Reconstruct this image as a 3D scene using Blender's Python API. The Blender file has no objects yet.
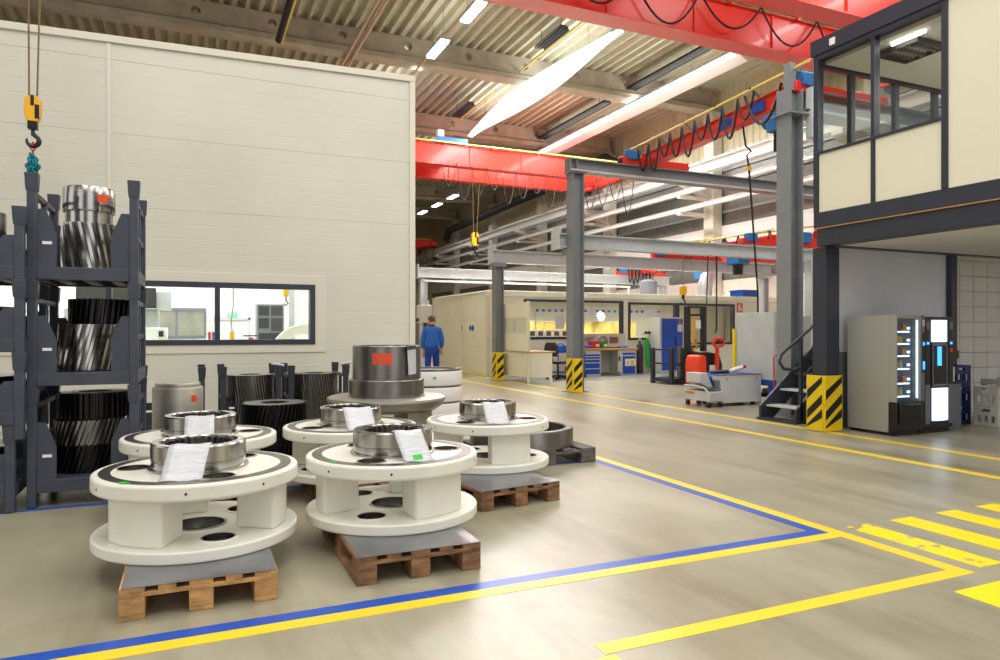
import bpy, bmesh, math, random
from mathutils import Vector, Matrix
from mathutils.geometry import delaunay_2d_cdt
random.seed(7)
PI = math.pi
S = bpy.context.scene
COL = S.collection

# ------------------------------------------------------------------ materials
def lin(c):
    return tuple(((v/255)/12.92 if v/255 <= .04045 else ((v/255+.055)/1.055)**2.4) for v in c) + (1,)

def mat(name, rgb, rough=.5, metal=0., var=0., vscale=4., bump=0., bscale=40., spec=.5, rough_var=0., stretch=None, coat=0.):
    m = bpy.data.materials.new(name); m.use_nodes = True
    nt = m.node_tree; b = nt.nodes['Principled BSDF']
    b.inputs['Base Color'].default_value = lin(rgb)
    b.inputs['Roughness'].default_value = rough
    b.inputs['Metallic'].default_value = metal
    b.inputs['Specular IOR Level'].default_value = spec
    b.inputs['Coat Weight'].default_value = coat
    tc = nt.nodes.new('ShaderNodeTexCoord'); src = tc.outputs['Object']
    if stretch:
        mp = nt.nodes.new('ShaderNodeMapping'); mp.inputs['Scale'].default_value = stretch
        nt.links.new(src, mp.inputs['Vector']); src = mp.outputs['Vector']
    n = nt.nodes.new('ShaderNodeTexNoise'); n.inputs['Scale'].default_value = vscale
    n.inputs['Detail'].default_value = 5; n.inputs['Roughness'].default_value = .6
    nt.links.new(src, n.inputs['Vector'])
    if var:
        r = nt.nodes.new('ShaderNodeValToRGB')
        r.color_ramp.elements[0].position = .3; r.color_ramp.elements[1].position = .7
        r.color_ramp.elements[0].color = lin(tuple(max(0, v*(1-var)) for v in rgb))
        r.color_ramp.elements[1].color = lin(tuple(min(255, v*(1+var*.6)) for v in rgb))
        nt.links.new(n.outputs['Fac'], r.inputs['Fac']); nt.links.new(r.outputs['Color'], b.inputs['Base Color'])
    if rough_var:
        mr = nt.nodes.new('ShaderNodeMapRange')
        mr.inputs['From Min'].default_value = .3; mr.inputs['From Max'].default_value = .7
        mr.inputs['To Min'].default_value = max(0, rough-rough_var); mr.inputs['To Max'].default_value = min(1, rough+rough_var)
        nt.links.new(n.outputs['Fac'], mr.inputs['Value']); nt.links.new(mr.outputs['Result'], b.inputs['Roughness'])
    if bump:
        n2 = nt.nodes.new('ShaderNodeTexNoise'); n2.inputs['Scale'].default_value = bscale
        nt.links.new(src, n2.inputs['Vector'])
        bp = nt.nodes.new('ShaderNodeBump'); bp.inputs['Strength'].default_value = bump; bp.inputs['Distance'].default_value = .01
        nt.links.new(n2.outputs['Fac'], bp.inputs['Height']); nt.links.new(bp.outputs['Normal'], b.inputs['Normal'])
    return m

def emis(name, rgb, strength):
    m = bpy.data.materials.new(name); m.use_nodes = True
    b = m.node_tree.nodes['Principled BSDF']
    b.inputs['Base Color'].default_value = lin(rgb)
    b.inputs['Emission Color'].default_value = lin(rgb)
    b.inputs['Emission Strength'].default_value = strength
    return m

def glass(name, rgb=(235, 240, 240), alpha=.1, rough=.03):
    m = bpy.data.materials.new(name); m.use_nodes = True
    nt = m.node_tree; nt.nodes.remove(nt.nodes['Principled BSDF'])
    out = nt.nodes['Material Output']
    t = nt.nodes.new('ShaderNodeBsdfTransparent'); t.inputs['Color'].default_value = lin(rgb)
    g = nt.nodes.new('ShaderNodeBsdfGlossy'); g.inputs['Roughness'].default_value = rough
    lw = nt.nodes.new('ShaderNodeLayerWeight'); pw = nt.nodes.new('ShaderNodeMath'); pw.operation = 'POWER'; pw.inputs[1].default_value = 4
    nt.links.new(lw.outputs['Facing'], pw.inputs[0]); f = nt.nodes.new('ShaderNodeMath'); f.operation = 'MULTIPLY_ADD'
    f.inputs[1].default_value = .4; f.inputs[2].default_value = .02; nt.links.new(pw.outputs[0], f.inputs[0])
    mx = nt.nodes.new('ShaderNodeMixShader')
    nt.links.new(f.outputs[0], mx.inputs['Fac']); nt.links.new(t.outputs[0], mx.inputs[1]); nt.links.new(g.outputs[0], mx.inputs[2])
    nt.links.new(mx.outputs[0], out.inputs['Surface'])
    return m

def floor_mat():
    m = bpy.data.materials.new('polished_concrete'); m.use_nodes = True
    nt = m.node_tree; b = nt.nodes['Principled BSDF']; L = nt.links
    tc = nt.nodes.new('ShaderNodeTexCoord')
    def noise(scale, st, det=6, ro=.6):
        mp = nt.nodes.new('ShaderNodeMapping'); mp.inputs['Scale'].default_value = st
        L.new(tc.outputs['Object'], mp.inputs['Vector'])
        n = nt.nodes.new('ShaderNodeTexNoise'); n.inputs['Scale'].default_value = scale; n.inputs['Detail'].default_value = det
        n.inputs['Roughness'].default_value = ro
        L.new(mp.outputs['Vector'], n.inputs['Vector']); return n
    n1 = noise(.7, (1, .45, 1)); n2 = noise(5, (1, .8, 1), 8, .65); n3 = noise(3.2, (1, .12, 1), 4)
    r = nt.nodes.new('ShaderNodeValToRGB'); e = r.color_ramp.elements
    e[0].position = .28; e[0].color = lin((142, 135, 111)); e[1].position = .72; e[1].color = lin((183, 178, 157))
    L.new(n1.outputs['Fac'], r.inputs['Fac'])
    r2 = nt.nodes.new('ShaderNodeValToRGB'); e = r2.color_ramp.elements
    e[0].position = .3; e[0].color = (.90, .89, .875, 1); e[1].position = .60; e[1].color = (1, 1, 1, 1)
    L.new(n2.outputs['Fac'], r2.inputs['Fac'])
    r3 = nt.nodes.new('ShaderNodeValToRGB'); e = r3.color_ramp.elements
    e[0].position = .30; e[0].color = (.74, .72, .69, 1); e[1].position = .52; e[1].color = (1, 1, 1, 1)
    L.new(n3.outputs['Fac'], r3.inputs['Fac'])
    def mul(a, c):
        x = nt.nodes.new('ShaderNodeMix'); x.data_type = 'RGBA'; x.blend_type = 'MULTIPLY'; x.inputs[0].default_value = 1
        L.new(a, x.inputs[6]); L.new(c, x.inputs[7]); return x.outputs[2]
    L.new(mul(mul(r.outputs['Color'], r2.outputs['Color']), r3.outputs['Color']), b.inputs['Base Color'])
    mr = nt.nodes.new('ShaderNodeMapRange'); mr.inputs['From Min'].default_value = .3; mr.inputs['From Max'].default_value = .7
    mr.inputs['To Min'].default_value = .27; mr.inputs['To Max'].default_value = .35
    L.new(n1.outputs['Fac'], mr.inputs['Value']); L.new(mr.outputs['Result'], b.inputs['Roughness'])
    b.inputs['Specular IOR Level'].default_value = .5
    return m

def worn_paint(name, rgb, lo=.30, hi=.36, scale=9):
    m = bpy.data.materials.new(name); m.use_nodes = True
    nt = m.node_tree; b = nt.nodes['Principled BSDF']; L = nt.links
    tc = nt.nodes.new('ShaderNodeTexCoord')
    n = nt.nodes.new('ShaderNodeTexNoise'); n.inputs['Scale'].default_value = scale; n.inputs['Detail'].default_value = 8
    n.inputs['Roughness'].default_value = .7
    L.new(tc.outputs['Object'], n.inputs['Vector'])
    r = nt.nodes.new('ShaderNodeValToRGB'); e = r.color_ramp.elements
    e[0].position = lo; e[0].color = lin((160, 153, 128)); e[1].position = hi; e[1].color = lin(rgb)
    L.new(n.outputs['Fac'], r.inputs['Fac']); L.new(r.outputs['Color'], b.inputs['Base Color'])
    b.inputs['Roughness'].default_value = .35
    return m

M = dict(
    floor=floor_mat(),
    yline=worn_paint('yellow_tape', (244, 212, 48), .29, .33), ybright=worn_paint('yellow_paint', (250, 226, 20), .30, .34),
    yworn=worn_paint('worn_yellow_paint', (250, 226, 20), .41, .46, 6), bline=worn_paint('blue_tape', (38, 84, 182), .27, .33),
    bthin=worn_paint('thin_blue_tape', (140, 148, 170), .3, .4),
    panel=mat('cream_sandwich_panel', (214, 211, 197), .38, var=.03, vscale=.6),
    paneltrim=mat('cream_trim', (220, 215, 198), .45),
    booth=mat('booth_panel', (238, 235, 214), .45, var=.03, vscale=1.),
    white=mat('white_wall_paint', (232, 232, 228), .7, var=.03),
    deck=mat('roof_deck_sheet', (184, 178, 154), .5, var=.06),
    beamc=mat('roof_concrete', (172, 164, 146), .85, var=.10, vscale=2, bump=.15),
    clad=mat('beige_cladding', (196, 184, 152), .55, var=.04),
    lowclad=mat('pale_pink_cladding', (226, 212, 204), .5, var=.03),
    whiteclad=mat('pale_white_cladding', (232, 226, 226), .5),
    ribbon=mat('dark_ribbon_glass', (112, 110, 104), .3, var=.1, spec=.6),
    colc=mat('pale_concrete_column', (214, 206, 192), .7, var=.05),
    steelgrey=mat('light_grey_painted_steel', (200, 204, 207), .42, var=.04),
    colgrey=mat('column_grey_paint', (136, 140, 144), .42, var=.05),
    rail=mat('pale_rail_paint', (214, 212, 208), .45),
    red=mat('crane_red_paint', (228, 46, 28), .32, spec=.5, coat=.1),
    red2=mat('light_crane_red_paint', (226, 48, 34), .4),
    blue=mat('hoist_blue_paint', (44, 112, 176), .4),
    black=mat('black_rubber', (22, 22, 24), .5),
    dark=mat('anthracite_steel', (48, 53, 66), .45, var=.06),
    crate=mat('crate_blue_grey_steel', (67, 71, 85), .5, var=.10, vscale=6, rough_var=.1),
    crated=mat('crate_dark_steel', (48, 51, 62), .5, var=.10, vscale=6),
    cast=mat('cream_white_enamel', (236, 234, 222), .33, var=.03, vscale=3, coat=.1),
    steel=mat('turned_steel', (178, 176, 172), .2, 1., var=.05, rough_var=.05, stretch=(1, 1, 40)),
    steeld=mat('dull_steel', (140, 138, 134), .33, 1., var=.08),
    steelb=mat('blackened_steel', (136, 133, 129), .3, .95, var=.1),
    steelw=mat('worn_matt_steel', (176, 172, 160), .45, .7, var=.10, vscale=4),
    gearb=mat('black_oiled_gear', (46, 45, 46), .3, .8, var=.1),
    plate=mat('sheet_steel', (150, 152, 158), .35, .8, var=.10, vscale=5),
    wood=mat('pallet_pine', (196, 150, 98), .8, var=.25, vscale=9, stretch=(1, .3, 3), bump=.3),
    woodd=mat('old_pallet_wood', (140, 104, 74), .85, var=.35, vscale=8, stretch=(1, .3, 3), bump=.3),
    woodg=mat('grey_pallet_wood', (104, 98, 94), .85, var=.25, vscale=8, stretch=(1, .3, 3), bump=.3),
    bench=mat('beech_worktop', (200, 148, 82), .5, var=.08, stretch=(.2, 3, 1)),
    paper=mat('paper_in_film', (206, 207, 212), .25, var=.10, vscale=60, stretch=(.25, .25, 3)),
    orange=mat('orange_tag', (232, 78, 36), .5), green=mat('green_sticker', (30, 200, 50), .5),
    yguard=mat('guard_yellow', (242, 208, 14), .4, var=.05), kguard=mat('guard_black', (18, 18, 18), .45),
    galv=mat('galvanised_sheet', (206, 210, 210), .5, .08, var=.06, vscale=2.5),
    bluep=mat('table_blue_paint', (20, 70, 160), .4), bluec=mat('cabinet_blue', (12, 72, 176), .35),
    blueb=mat('bright_blue_plastic', (48, 108, 226), .4), greyp=mat('light_grey_cabinet', (200, 200, 194), .4),
    bin=mat('grey_bin_paint', (206, 208, 210), .45, var=.03),
    vend=mat('vending_silver', (168, 168, 162), .4, .3), vblack=mat('vending_black', (18, 18, 20), .3), vgrey=mat('vending_grey', (110, 114, 124), .4),
    orangep=mat('truck_orange_red', (232, 62, 22), .35), hook=mat('hook_yellow', (244, 178, 10), .4),
    teal=mat('teal_chain_paint', (14, 126, 142), .45), cable=mat('wire_rope', (120, 96, 60), .5, .3), ypipe=mat('gas_pipe_yellow', (226, 206, 110), .45),
    pipe=mat('pinkish_pipe', (196, 170, 150), .5), duct=mat('black_duct', (34, 34, 34), .6), silver=mat('silver_duct', (200, 200, 202), .3, .7),
    heater=mat('heater_steel', (70, 70, 68), .5, .3),
    dado=mat('grey_dado', (120, 122, 132), .6), tile=mat('white_block', (216, 214, 210), .6),
    nichew=mat('cool_white_paint', (226, 228, 238), .7, var=.02), soffit=mat('soffit_board', (226, 226, 222), .7, var=.02), mezzpanel=mat('mezzanine_cream_panel', (236, 232, 208), .5),
    officeceil=mat('office_ceiling', (196, 192, 178), .8),
    navy=mat('workwear_blue', (38, 100, 190), .8, var=.08, vscale=20), navyd=mat('workwear_trousers_blue', (20, 56, 150), .8, var=.06, vscale=20),
    skin=mat('skin', (204, 150, 124), .55), hair=mat('brown_hair', (74, 56, 44), .7, var=.2, vscale=60),
    shoe=mat('black_shoe', (30, 28, 28), .5),
    beige=mat('machine_beige', (206, 202, 190), .45), yellowp=mat('machine_yellow', (240, 208, 30), .4), redp=mat('signal_red', (206, 30, 30), .4),
    greenp=mat('bin_green', (26, 140, 60), .4), gfloor=mat('grey_floor_paint', (138, 140, 138), .45, var=.05),
    curtain=mat('yellow_welding_curtain', (226, 204, 112), .5, var=.12, vscale=3, stretch=(1, 1, .2)),
    lamp=emis('tube_white', (255, 252, 246), 9.), lampglare=emis('lamp_glare', (236, 244, 255), 2.2), lampfar=emis('far_tube_white', (255, 250, 240), 5.),
    vled=emis('vending_screen', (214, 230, 255), 1.1), vledb=emis('vending_blue_led', (60, 150, 255), 2.2), vstrip=emis('vending_shelf_light', (210, 226, 255), 2.2),
    exitg=emis('exit_sign_green', (60, 190, 120), .6), white_tag=mat('white_tag', (240, 240, 238), .5),
    glass=glass('clear_glass'), glassy=glass('yellowish_glass', (252, 251, 244)), glassd=glass('office_glass', (240, 242, 240)),
    coil=mat('grey_coil', (150, 150, 150), .5), purple=mat('purple_hose', (110, 60, 170), .4), greenh=mat('green_hose', (30, 190, 50), .4),
    snack=mat('snack_red', (206, 50, 50), .5), snack2=mat('snack_yellow', (230, 190, 50), .5), snack3=mat('snack_white', (220, 220, 226), .5), snack4=mat('snack_blue', (60, 90, 190), .5),
    bcrate=mat('dark_blue_crate', (26, 44, 104), .5), wcrate=mat('white_crate', (216, 214, 206), .5),
    photo=mat('photo_print', (120, 96, 84), .5, var=.4, vscale=12), tray=mat('tray_dark', (40, 42, 46), .5),
)

# ------------------------------------------------------------------ mesh builder
SPLIT = set('stiffener bore_sleeve bore_rim side_rail rail_bracket suspension hanger wheel buffer baluster yellow_notice festoon_bracket oil_hole threaded_hole end_stop burner_tube festoon_rail splice_plate name_plate'.split())
class MB:
    def __init__(s): s.bm = bmesh.new(); s.T = Matrix.Identity(4)
    def at(s, x=0, y=0, z=0, rz=0): s.T = Matrix.Translation((x, y, z)) @ Matrix.Rotation(rz, 4, 'Z'); return s
    def v(s, p): return s.bm.verts.new(s.T @ Vector(p))
    def face(s, vs):
        try: return s.bm.faces.new(vs)
        except ValueError: return None
    def box(s, x0, x1, y0, y1, z0, z1):
        p = [s.v((x, y, z)) for z in (z0, z1) for (x, y) in ((x0, y0), (x1, y0), (x1, y1), (x0, y1))]
        for f in ((3, 2, 1, 0), (4, 5, 6, 7), (0, 1, 5, 4), (1, 2, 6, 5), (2, 3, 7, 6), (3, 0, 4, 7)): s.face([p[i] for i in f])
        return s
    def bar(s, a, b, w, h=None, up=(0, 0, 1)):
        """rectangular bar from a to b, w wide and h high"""
        h = h or w; a, b = Vector(a), Vector(b); d = (b-a).normalized(); u = Vector(up)
        if abs(d.dot(u)) > .98: u = Vector((0, 1, 0))
        r = d.cross(u).normalized(); u = r.cross(d)
        p = [s.v(c+r*(i*w/2)+u*(j*h/2)) for c in (a, b) for (i, j) in ((-1, -1), (1, -1), (1, 1), (-1, 1))]
        for f in ((0, 1, 2, 3), (7, 6, 5, 4), (0, 4, 5, 1), (1, 5, 6, 2), (2, 6, 7, 3), (3, 7, 4, 0)): s.face([p[i] for i in f])
        return s
    def loft(s, rings, cap=True, closed=True):
        R = [[s.v(p) for p in r] for r in rings]; n = len(R[0])
        for a, b in zip(R, R[1:]):
            for i in range(n if closed else n-1):
                s.face((a[i], a[(i+1) % n], b[(i+1) % n], b[i]))
        if cap and closed: s.face(list(reversed(R[0]))); s.face(R[-1])
        return s
    def cyl(s, a, b, r, r2=None, n=20, cap=True):
        r2 = r if r2 is None else r2; a, b = Vector(a), Vector(b); d = (b-a).normalized()
        u = Vector((0, 0, 1)) if abs(d.z) < .9 else Vector((1, 0, 0))
        e = d.cross(u).normalized(); f = d.cross(e)
        ring = lambda c, q: [c+e*(q*math.cos(2*PI*i/n))+f*(q*math.sin(2*PI*i/n)) for i in range(n)]
        return s.loft([ring(a, r), ring(b, r2)], cap)
    def lathe(s, prof, n=48, c=(0, 0), closed=False):
        """revolve (r, z) points round the vertical at c; closed joins the last point to the first"""
        R = [[s.v((c[0]+r*math.cos(2*PI*i/n), c[1]+r*math.sin(2*PI*i/n), z)) for i in range(n)] if r > 1e-6 else [s.v((c[0], c[1], z))] for r, z in prof]
        pairs = list(zip(R, R[1:])) + ([(R[-1], R[0])] if closed else [])
        for a, b in pairs:
            for i in range(n):
                j = (i+1) % n
                if len(a) == 1 and len(b) == 1: continue
                if len(a) == 1: s.face((a[0], b[j], b[i]))
                elif len(b) == 1: s.face((a[i], a[j], b[0]))
                else: s.face((a[i], a[j], b[j], b[i]))
        return s
    def tube(s, pts, r, n=8, cap=True):
        P = [Vector(p) for p in pts]; rings = []; e = None
        for i, p in enumerate(P):
            d = (P[min(i+1, len(P)-1)]-P[max(i-1, 0)]).normalized()
            if e is None:
                u = Vector((0, 0, 1)) if abs(d.z) < .9 else Vector((1, 0, 0)); e = d.cross(u).normalized()
            else: e = (e-d*e.dot(d)).normalized()
            f = d.cross(e); q = r[i] if isinstance(r, (list, tuple)) else r
            rings.append([p+e*(q*math.cos(2*PI*k/n))+f*(q*math.sin(2*PI*k/n)) for k in range(n)])
        return s.loft(rings, cap)
    def prism(s, pts, axis, a, b):
        """extrude a polygon along an axis: x -> pts are (y,z), y -> (x,z), z -> (x,y)"""
        f = {'x': lambda p, t: (t, p[0], p[1]), 'y': lambda p, t: (p[0], t, p[1]), 'z': lambda p, t: (p[0], p[1], t)}[axis]
        return s.loft([[f(p, a) for p in pts], [f(p, b) for p in pts]])
    def plate(s, outer, holes, z0, z1, axis='z', inner_walls=True):
        """flat plate with holes; outer and holes are lists of 2-D points"""
        f = {'z': lambda p, t: (p[0], p[1], t), 'y': lambda p, t: (p[0], t, p[1]), 'x': lambda p, t: (t, p[0], p[1])}[axis]
        pts, ed, loops = [], [], []
        for lp in [outer]+holes:
            o = len(pts); pts += [Vector(p) for p in lp]; k = len(lp); loops.append((o, k))
            ed += [(o+i, o+(i+1) % k) for i in range(k)]
        V, E_, F, _, _, _ = delaunay_2d_cdt(pts, ed, [], 1, 1e-6)
        def inside(p, lp):
            c = False; n = len(lp)
            for i in range(n):
                (xa, ya), (xb, yb) = lp[i], lp[i-1]
                if (ya > p[1]) != (yb > p[1]) and p[0] < (xb-xa)*(p[1]-ya)/(yb-ya)+xa: c = not c
            return c
        cen = lambda q: (sum(V[i][0] for i in q)/len(q), sum(V[i][1] for i in q)/len(q))
        F = [q for q in F if not any(inside(cen(q), h) for h in holes)]
        lo = [s.v(f(p, z0)) for p in V]; hi = [s.v(f(p, z1)) for p in V]
        for q in F: s.face([hi[i] for i in q]); s.face([lo[i] for i in reversed(q)])
        cnt = {}
        for q in F:
            for i in range(len(q)):
                a, b = q[i], q[(i+1) % len(q)]; k = (min(a, b), max(a, b)); cnt[k] = cnt.get(k, 0)+1
        for (a, b), c in cnt.items():
            if c == 1: s.face((lo[a], lo[b], hi[b], hi[a]))
        return s
    def build(s, name, m, parent=None, bevel=0, smooth=35, seg=2, solid=0, recalc=True):
        if recalc: bmesh.ops.recalc_face_normals(s.bm, faces=s.bm.faces)
        if name in SPLIT:
            left, isl = set(s.bm.faces), []
            while left:
                st = [left.pop()]; g = []
                while st:
                    f = st.pop(); g.append(f)
                    for e in f.edges:
                        for q in e.link_faces:
                            if q in left: left.remove(q); st.append(q)
                isl.append(g)
            if len(isl) > 1:
                for g in isl[1:]:
                    n = MB(); mp = {}
                    for f in g: n.face([mp.setdefault(v, n.bm.verts.new(v.co)) if v not in mp else mp[v] for v in f.verts])
                    n.build(name, m, parent, bevel, smooth, seg, solid, recalc)
                bmesh.ops.delete(s.bm, geom=[f for g in isl[1:] for f in g], context='FACES')
        me = bpy.data.meshes.new(name); s.bm.to_mesh(me); s.bm.free()
        me.materials.append(m if not isinstance(m, str) else M[m])
        if smooth:
            me.polygons.foreach_set('use_smooth', [True]*len(me.polygons)); me.set_sharp_from_angle(angle=math.radians(smooth))
        o = bpy.data.objects.new(name, me); COL.objects.link(o)
        if parent: o.parent = parent
        if solid:
            md = o.modifiers.new('solid', 'SOLIDIFY'); md.thickness = solid; md.offset = 0
        if bevel:
            md = o.modifiers.new('bevel', 'BEVEL'); md.width = bevel; md.segments = seg; md.limit_method = 'ANGLE'; md.angle_limit = math.radians(40)
        return o

def tag(o, label, cat, group=None):
    o['label'] = label; o['category'] = cat
    if group: o['group'] = group
    return o
def thing(name, label, cat, loc=(0, 0, 0), rz=0, group=None):
    o = bpy.data.objects.new(name, None); COL.objects.link(o); o.empty_display_size = .1
    o.location = loc; o.rotation_euler = (0, 0, rz); return tag(o, label, cat, group)
def struct(name, mb, m, bevel=0, parent=None, **k):
    o = mb.build(name, m, parent, bevel, **k)
    if not parent: o['kind'] = 'structure'
    return o
def kids(o): return [c for c in COL.objects if c.parent == o]
def dup(root, loc, rz=None, label=None, group=None):
    def cp(o, par):
        c = o.copy(); COL.objects.link(c)
        if par: c.parent = par
        for ch in kids(o): cp(ch, c)
        return c
    r = cp(root, None); r.location = loc
    if rz is not None: r.rotation_euler = (0, 0, rz)
    if label: r['label'] = label
    if group: r['group'] = group
    return r
def circle(x, y, r, n=32, a0=0): return [(x+r*math.cos(a0+2*PI*i/n), y+r*math.sin(a0+2*PI*i/n)) for i in range(n)]
def rect(x0, x1, y0, y1): return [(x0, y0), (x1, y0), (x1, y1), (x0, y1)]
def catenary(a, b, sag, n=12):
    a, b = Vector(a), Vector(b); return [a.lerp(b, i/n)-Vector((0, 0, sag*4*(i/n)*(1-i/n))) for i in range(n+1)]
def ibeam(mb, a, b, h, w, tf=.02, tw=.014):
    """I section from a to b (horizontal, top-centre line given)"""
    a, b = Vector(a), Vector(b); z = Vector((0, 0, 1))
    mb.bar(a-z*tf/2, b-z*tf/2, w, tf); mb.bar(a-z*(h-tf/2), b-z*(h-tf/2), w, tf); mb.bar(a-z*h/2, b-z*h/2, tw, h-2*tf)
    return mb
# ------------------------------------------------------------------ camera
cam = bpy.data.cameras.new('camera'); co = bpy.data.objects.new('camera', cam); COL.objects.link(co)
cam.sensor_width = 36; cam.lens = 36*695/1000; cam.shift_y = .001; cam.clip_end = 200
co.location = (0, 0, 1.3); co.rotation_euler = (PI/2, 0, -math.atan(308/695)); S.camera = co

# ------------------------------------------------------------------ shell
struct('floor', MB().box(-9, 21, -6, 60, -.12, 0), 'floor')
# floor markings: yellow and blue tape round the parts bay, aisle lines, walkway bars
ZM = .002
def mark(name, m, *rects):
    mb = MB()
    for r in rects: mb.box(*r, 0, ZM)
    return struct(name, mb, m, smooth=0)
mark('floor_marking', 'yline', (3.75, 3.85, 2.38, 20)).name = 'floor_marking'
mark('floor_marking', 'yline', (-3, 3.75, 3.14, 3.23))
mark('floor_marking', 'yline', (1.52, 3.75, 2.38, 2.47), (1.28, 1.55, 2.30, 2.36))
mark('floor_marking', 'bline', (3.66, 3.75, 3.32, 10.7))
mark('floor_marking', 'bline', (-3, 3.75, 3.23, 3.32))
mark('floor_marking', 'bline', (-3, 3.66, 5.96, 6.03))
mark('floor_marking', 'yline', (6.46, 6.58, 2, 30))
mark('floor_marking', 'yline', (7.42, 7.54, 2, 30))
for i, (x0, x1) in enumerate(((3.96, 4.16), (4.38, 4.6), (4.85, 5.07), (5.3, 5.52), (5.76, 5.98))):
    mark('floor_marking', 'yworn' if i == 0 else 'ybright', (x0, x1, 2.42, 3.28))
mark('floor_marking', 'ybright', (3.47, 4.3, 1.5, 2.25))
mark('floor_marking', 'bthin', (7.6, 11.5, 13.8, 13.86))
mark('floor_marking', 'bthin', (7.6, 9.4, 11.05, 11.12))
mark('floor_marking', 'bthin', (7.6, 13, 8.62, 8.68))
struct('floor_workshop', MB().box(7.62, 19, 15.55, 18, 0, .0015), 'gfloor')
mb = MB()
for i in range(14): mb.box(8.5+i*.42, 8.5+i*.42+.22, 15.45, 15.55, 0, ZM)
struct('floor_marking', mb, 'yline', smooth=0)

# ---- left enclosure wall with long window
def ribbed(mb, x0, x1, z0, z1, y, pitch=.2, g=.010, d=.003, off=0.):
    zs = [(z0, 0)]; k = math.ceil((z0-off)/pitch)
    while off+k*pitch < z1-g:
        c = off+k*pitch
        if c-g > z0: 
            q = 2.2 if k % 5 == 0 else 1
            zs += [(c-g, 0), (c, d*q), (c+g*.4, 0)]
        k += 1
    zs.append((z1, 0))
    vs = [(mb.v((x0, y+o, z)), mb.v((x1, y+o, z))) for z, o in zs]
    for a, b in zip(vs, vs[1:]): mb.face((a[0], a[1], b[1], b[0]))
WX0, WX1, WZ0, WZ1 = -4.2, 1.71, 1.1, 2.0
mb = MB()
for r in ((-8, 3.27, 0, WZ0), (-8, WX0, WZ0, WZ1), (WX1, 3.27, WZ0, WZ1), (-8, 3.27, WZ1, 5.12)):
    ribbed(mb, r[0], r[1], r[2], r[3], 10.8)
    mb.box(r[0], r[1], 10.812, 10.92, r[2], r[3])
mb.prism([(-8, 5.12), (3.27, 5.12), (3.27, 5.34), (-8, 5.14)], 'y', 10.8, 10.92)
struct('wall_left', mb, 'panel', recalc=False, smooth=0)
mb = MB(); mb.box(3.15, 3.27, 10.92, 19.5, 0, 5.38); struct('wall_left_return', mb, 'panel')
struct('trim_1', MB().prism([(-8, 5.09), (3.285, 5.30), (3.285, 5.40), (-8, 5.19)], 'y', 10.76, 10.94), 'paneltrim', .008)
struct('trim_2', MB().box(3.19, 3.285, 10.77, 10.94, 0, 5.30), 'paneltrim', .006)
struct('trim_3', MB().box(-1.06, -1.01, 10.786, 10.80, 2.16, 5.22), 'paneltrim', .004)
struct('trim_4', MB().box(WX0, WX1+.16, 10.784, 10.80, 2.0, 2.14).box(WX0, WX1+.16, 10.784, 10.80, .98, 1.1).box(WX1, WX1+.16, 10.784, 10.80, 1.1, 2.0), 'paneltrim', .004)
w = struct('window_1', MB().box(WX0, WX1, 10.77, 10.95, 1.925, 2.0).box(WX0, WX1, 10.77, 10.95, 1.1, 1.175).box(WX1-.075, WX1, 10.77, 10.95, 1.175, 1.925).box(WX0, WX0+.075, 10.77, 10.95, 1.175, 1.925)
    .box(.30, .37, 10.77, 10.95, 1.175, 1.925).box(-1.07, -1.0, 10.77, 10.95, 1.175, 1.925).box(-2.45, -2.38, 10.77, 10.95, 1.175, 1.925), 'dark', .004)
MB().box(WX0+.05, WX1-.05, 10.85, 10.856, 1.15, 1.95).build('glass', 'glass', w)
# room behind the window
struct('wall_inner_back', MB().box(-8, 3.15, 19.4, 19.5, 0, 5.38), 'white')
struct('wall_inner_left', MB().box(-8, -7.9, 10.92, 19.4, 0, 5.0), 'white')
struct('ceiling_inner', MB().box(-8, 3.15, 10.94, 19.5, 5.0, 5.1), 'white')

# ---- hall roof: trapezoid deck on concrete beams
pitch, dh = .36, .16; prof = []
x = -9.
while x < 20.4:
    prof += [(x, 10.82), (x+.10, 10.82), (x+.16, 10.82+dh), (x+.30, 10.82+dh)]; x += pitch
mb = MB(); prof.append((x, 10.82)); lo = [(mb.v((a, -6, z)), mb.v((a, 60, z))) for a, z in prof]
for a, b in zip(lo, lo[1:]): mb.face((a[0], b[0], b[1], a[1]))
struct('ceiling', mb, 'deck', solid=.004, smooth=0)
struct('ceiling_top', MB().box(-9, 20.4, -6, 60, 11.0, 11.05), 'deck')
hx = [-5.77, -3.67, -2.29+.27, .05, 2.2]
for y in (-.1, 7.2, 14.6, 21.95, 29.3, 36.6, 43.9, 51.2):
    mb = MB()
    mb.prism([(y-.3, 9.98), (y+.3, 9.98), (y+.3, 10.14), (y+.17, 10.24), (y-.17, 10.24), (y-.3, 10.14)], 'x', -9, 18.85)
    holes = [circle(h+d, 10.52, .13, 18) for h in (-8.2, -6.1, -4., -1.95, .1, 2.2, 4.3, 6.4, 8.5, 10.6, 12.7, 14.8) for d in (0,)]
    mb.plate(rect(-9, 18.85, 10.24, 10.82), holes, y-.16, y+.16, 'y')
    struct('ceiling_beam', mb, 'beamc')

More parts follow.
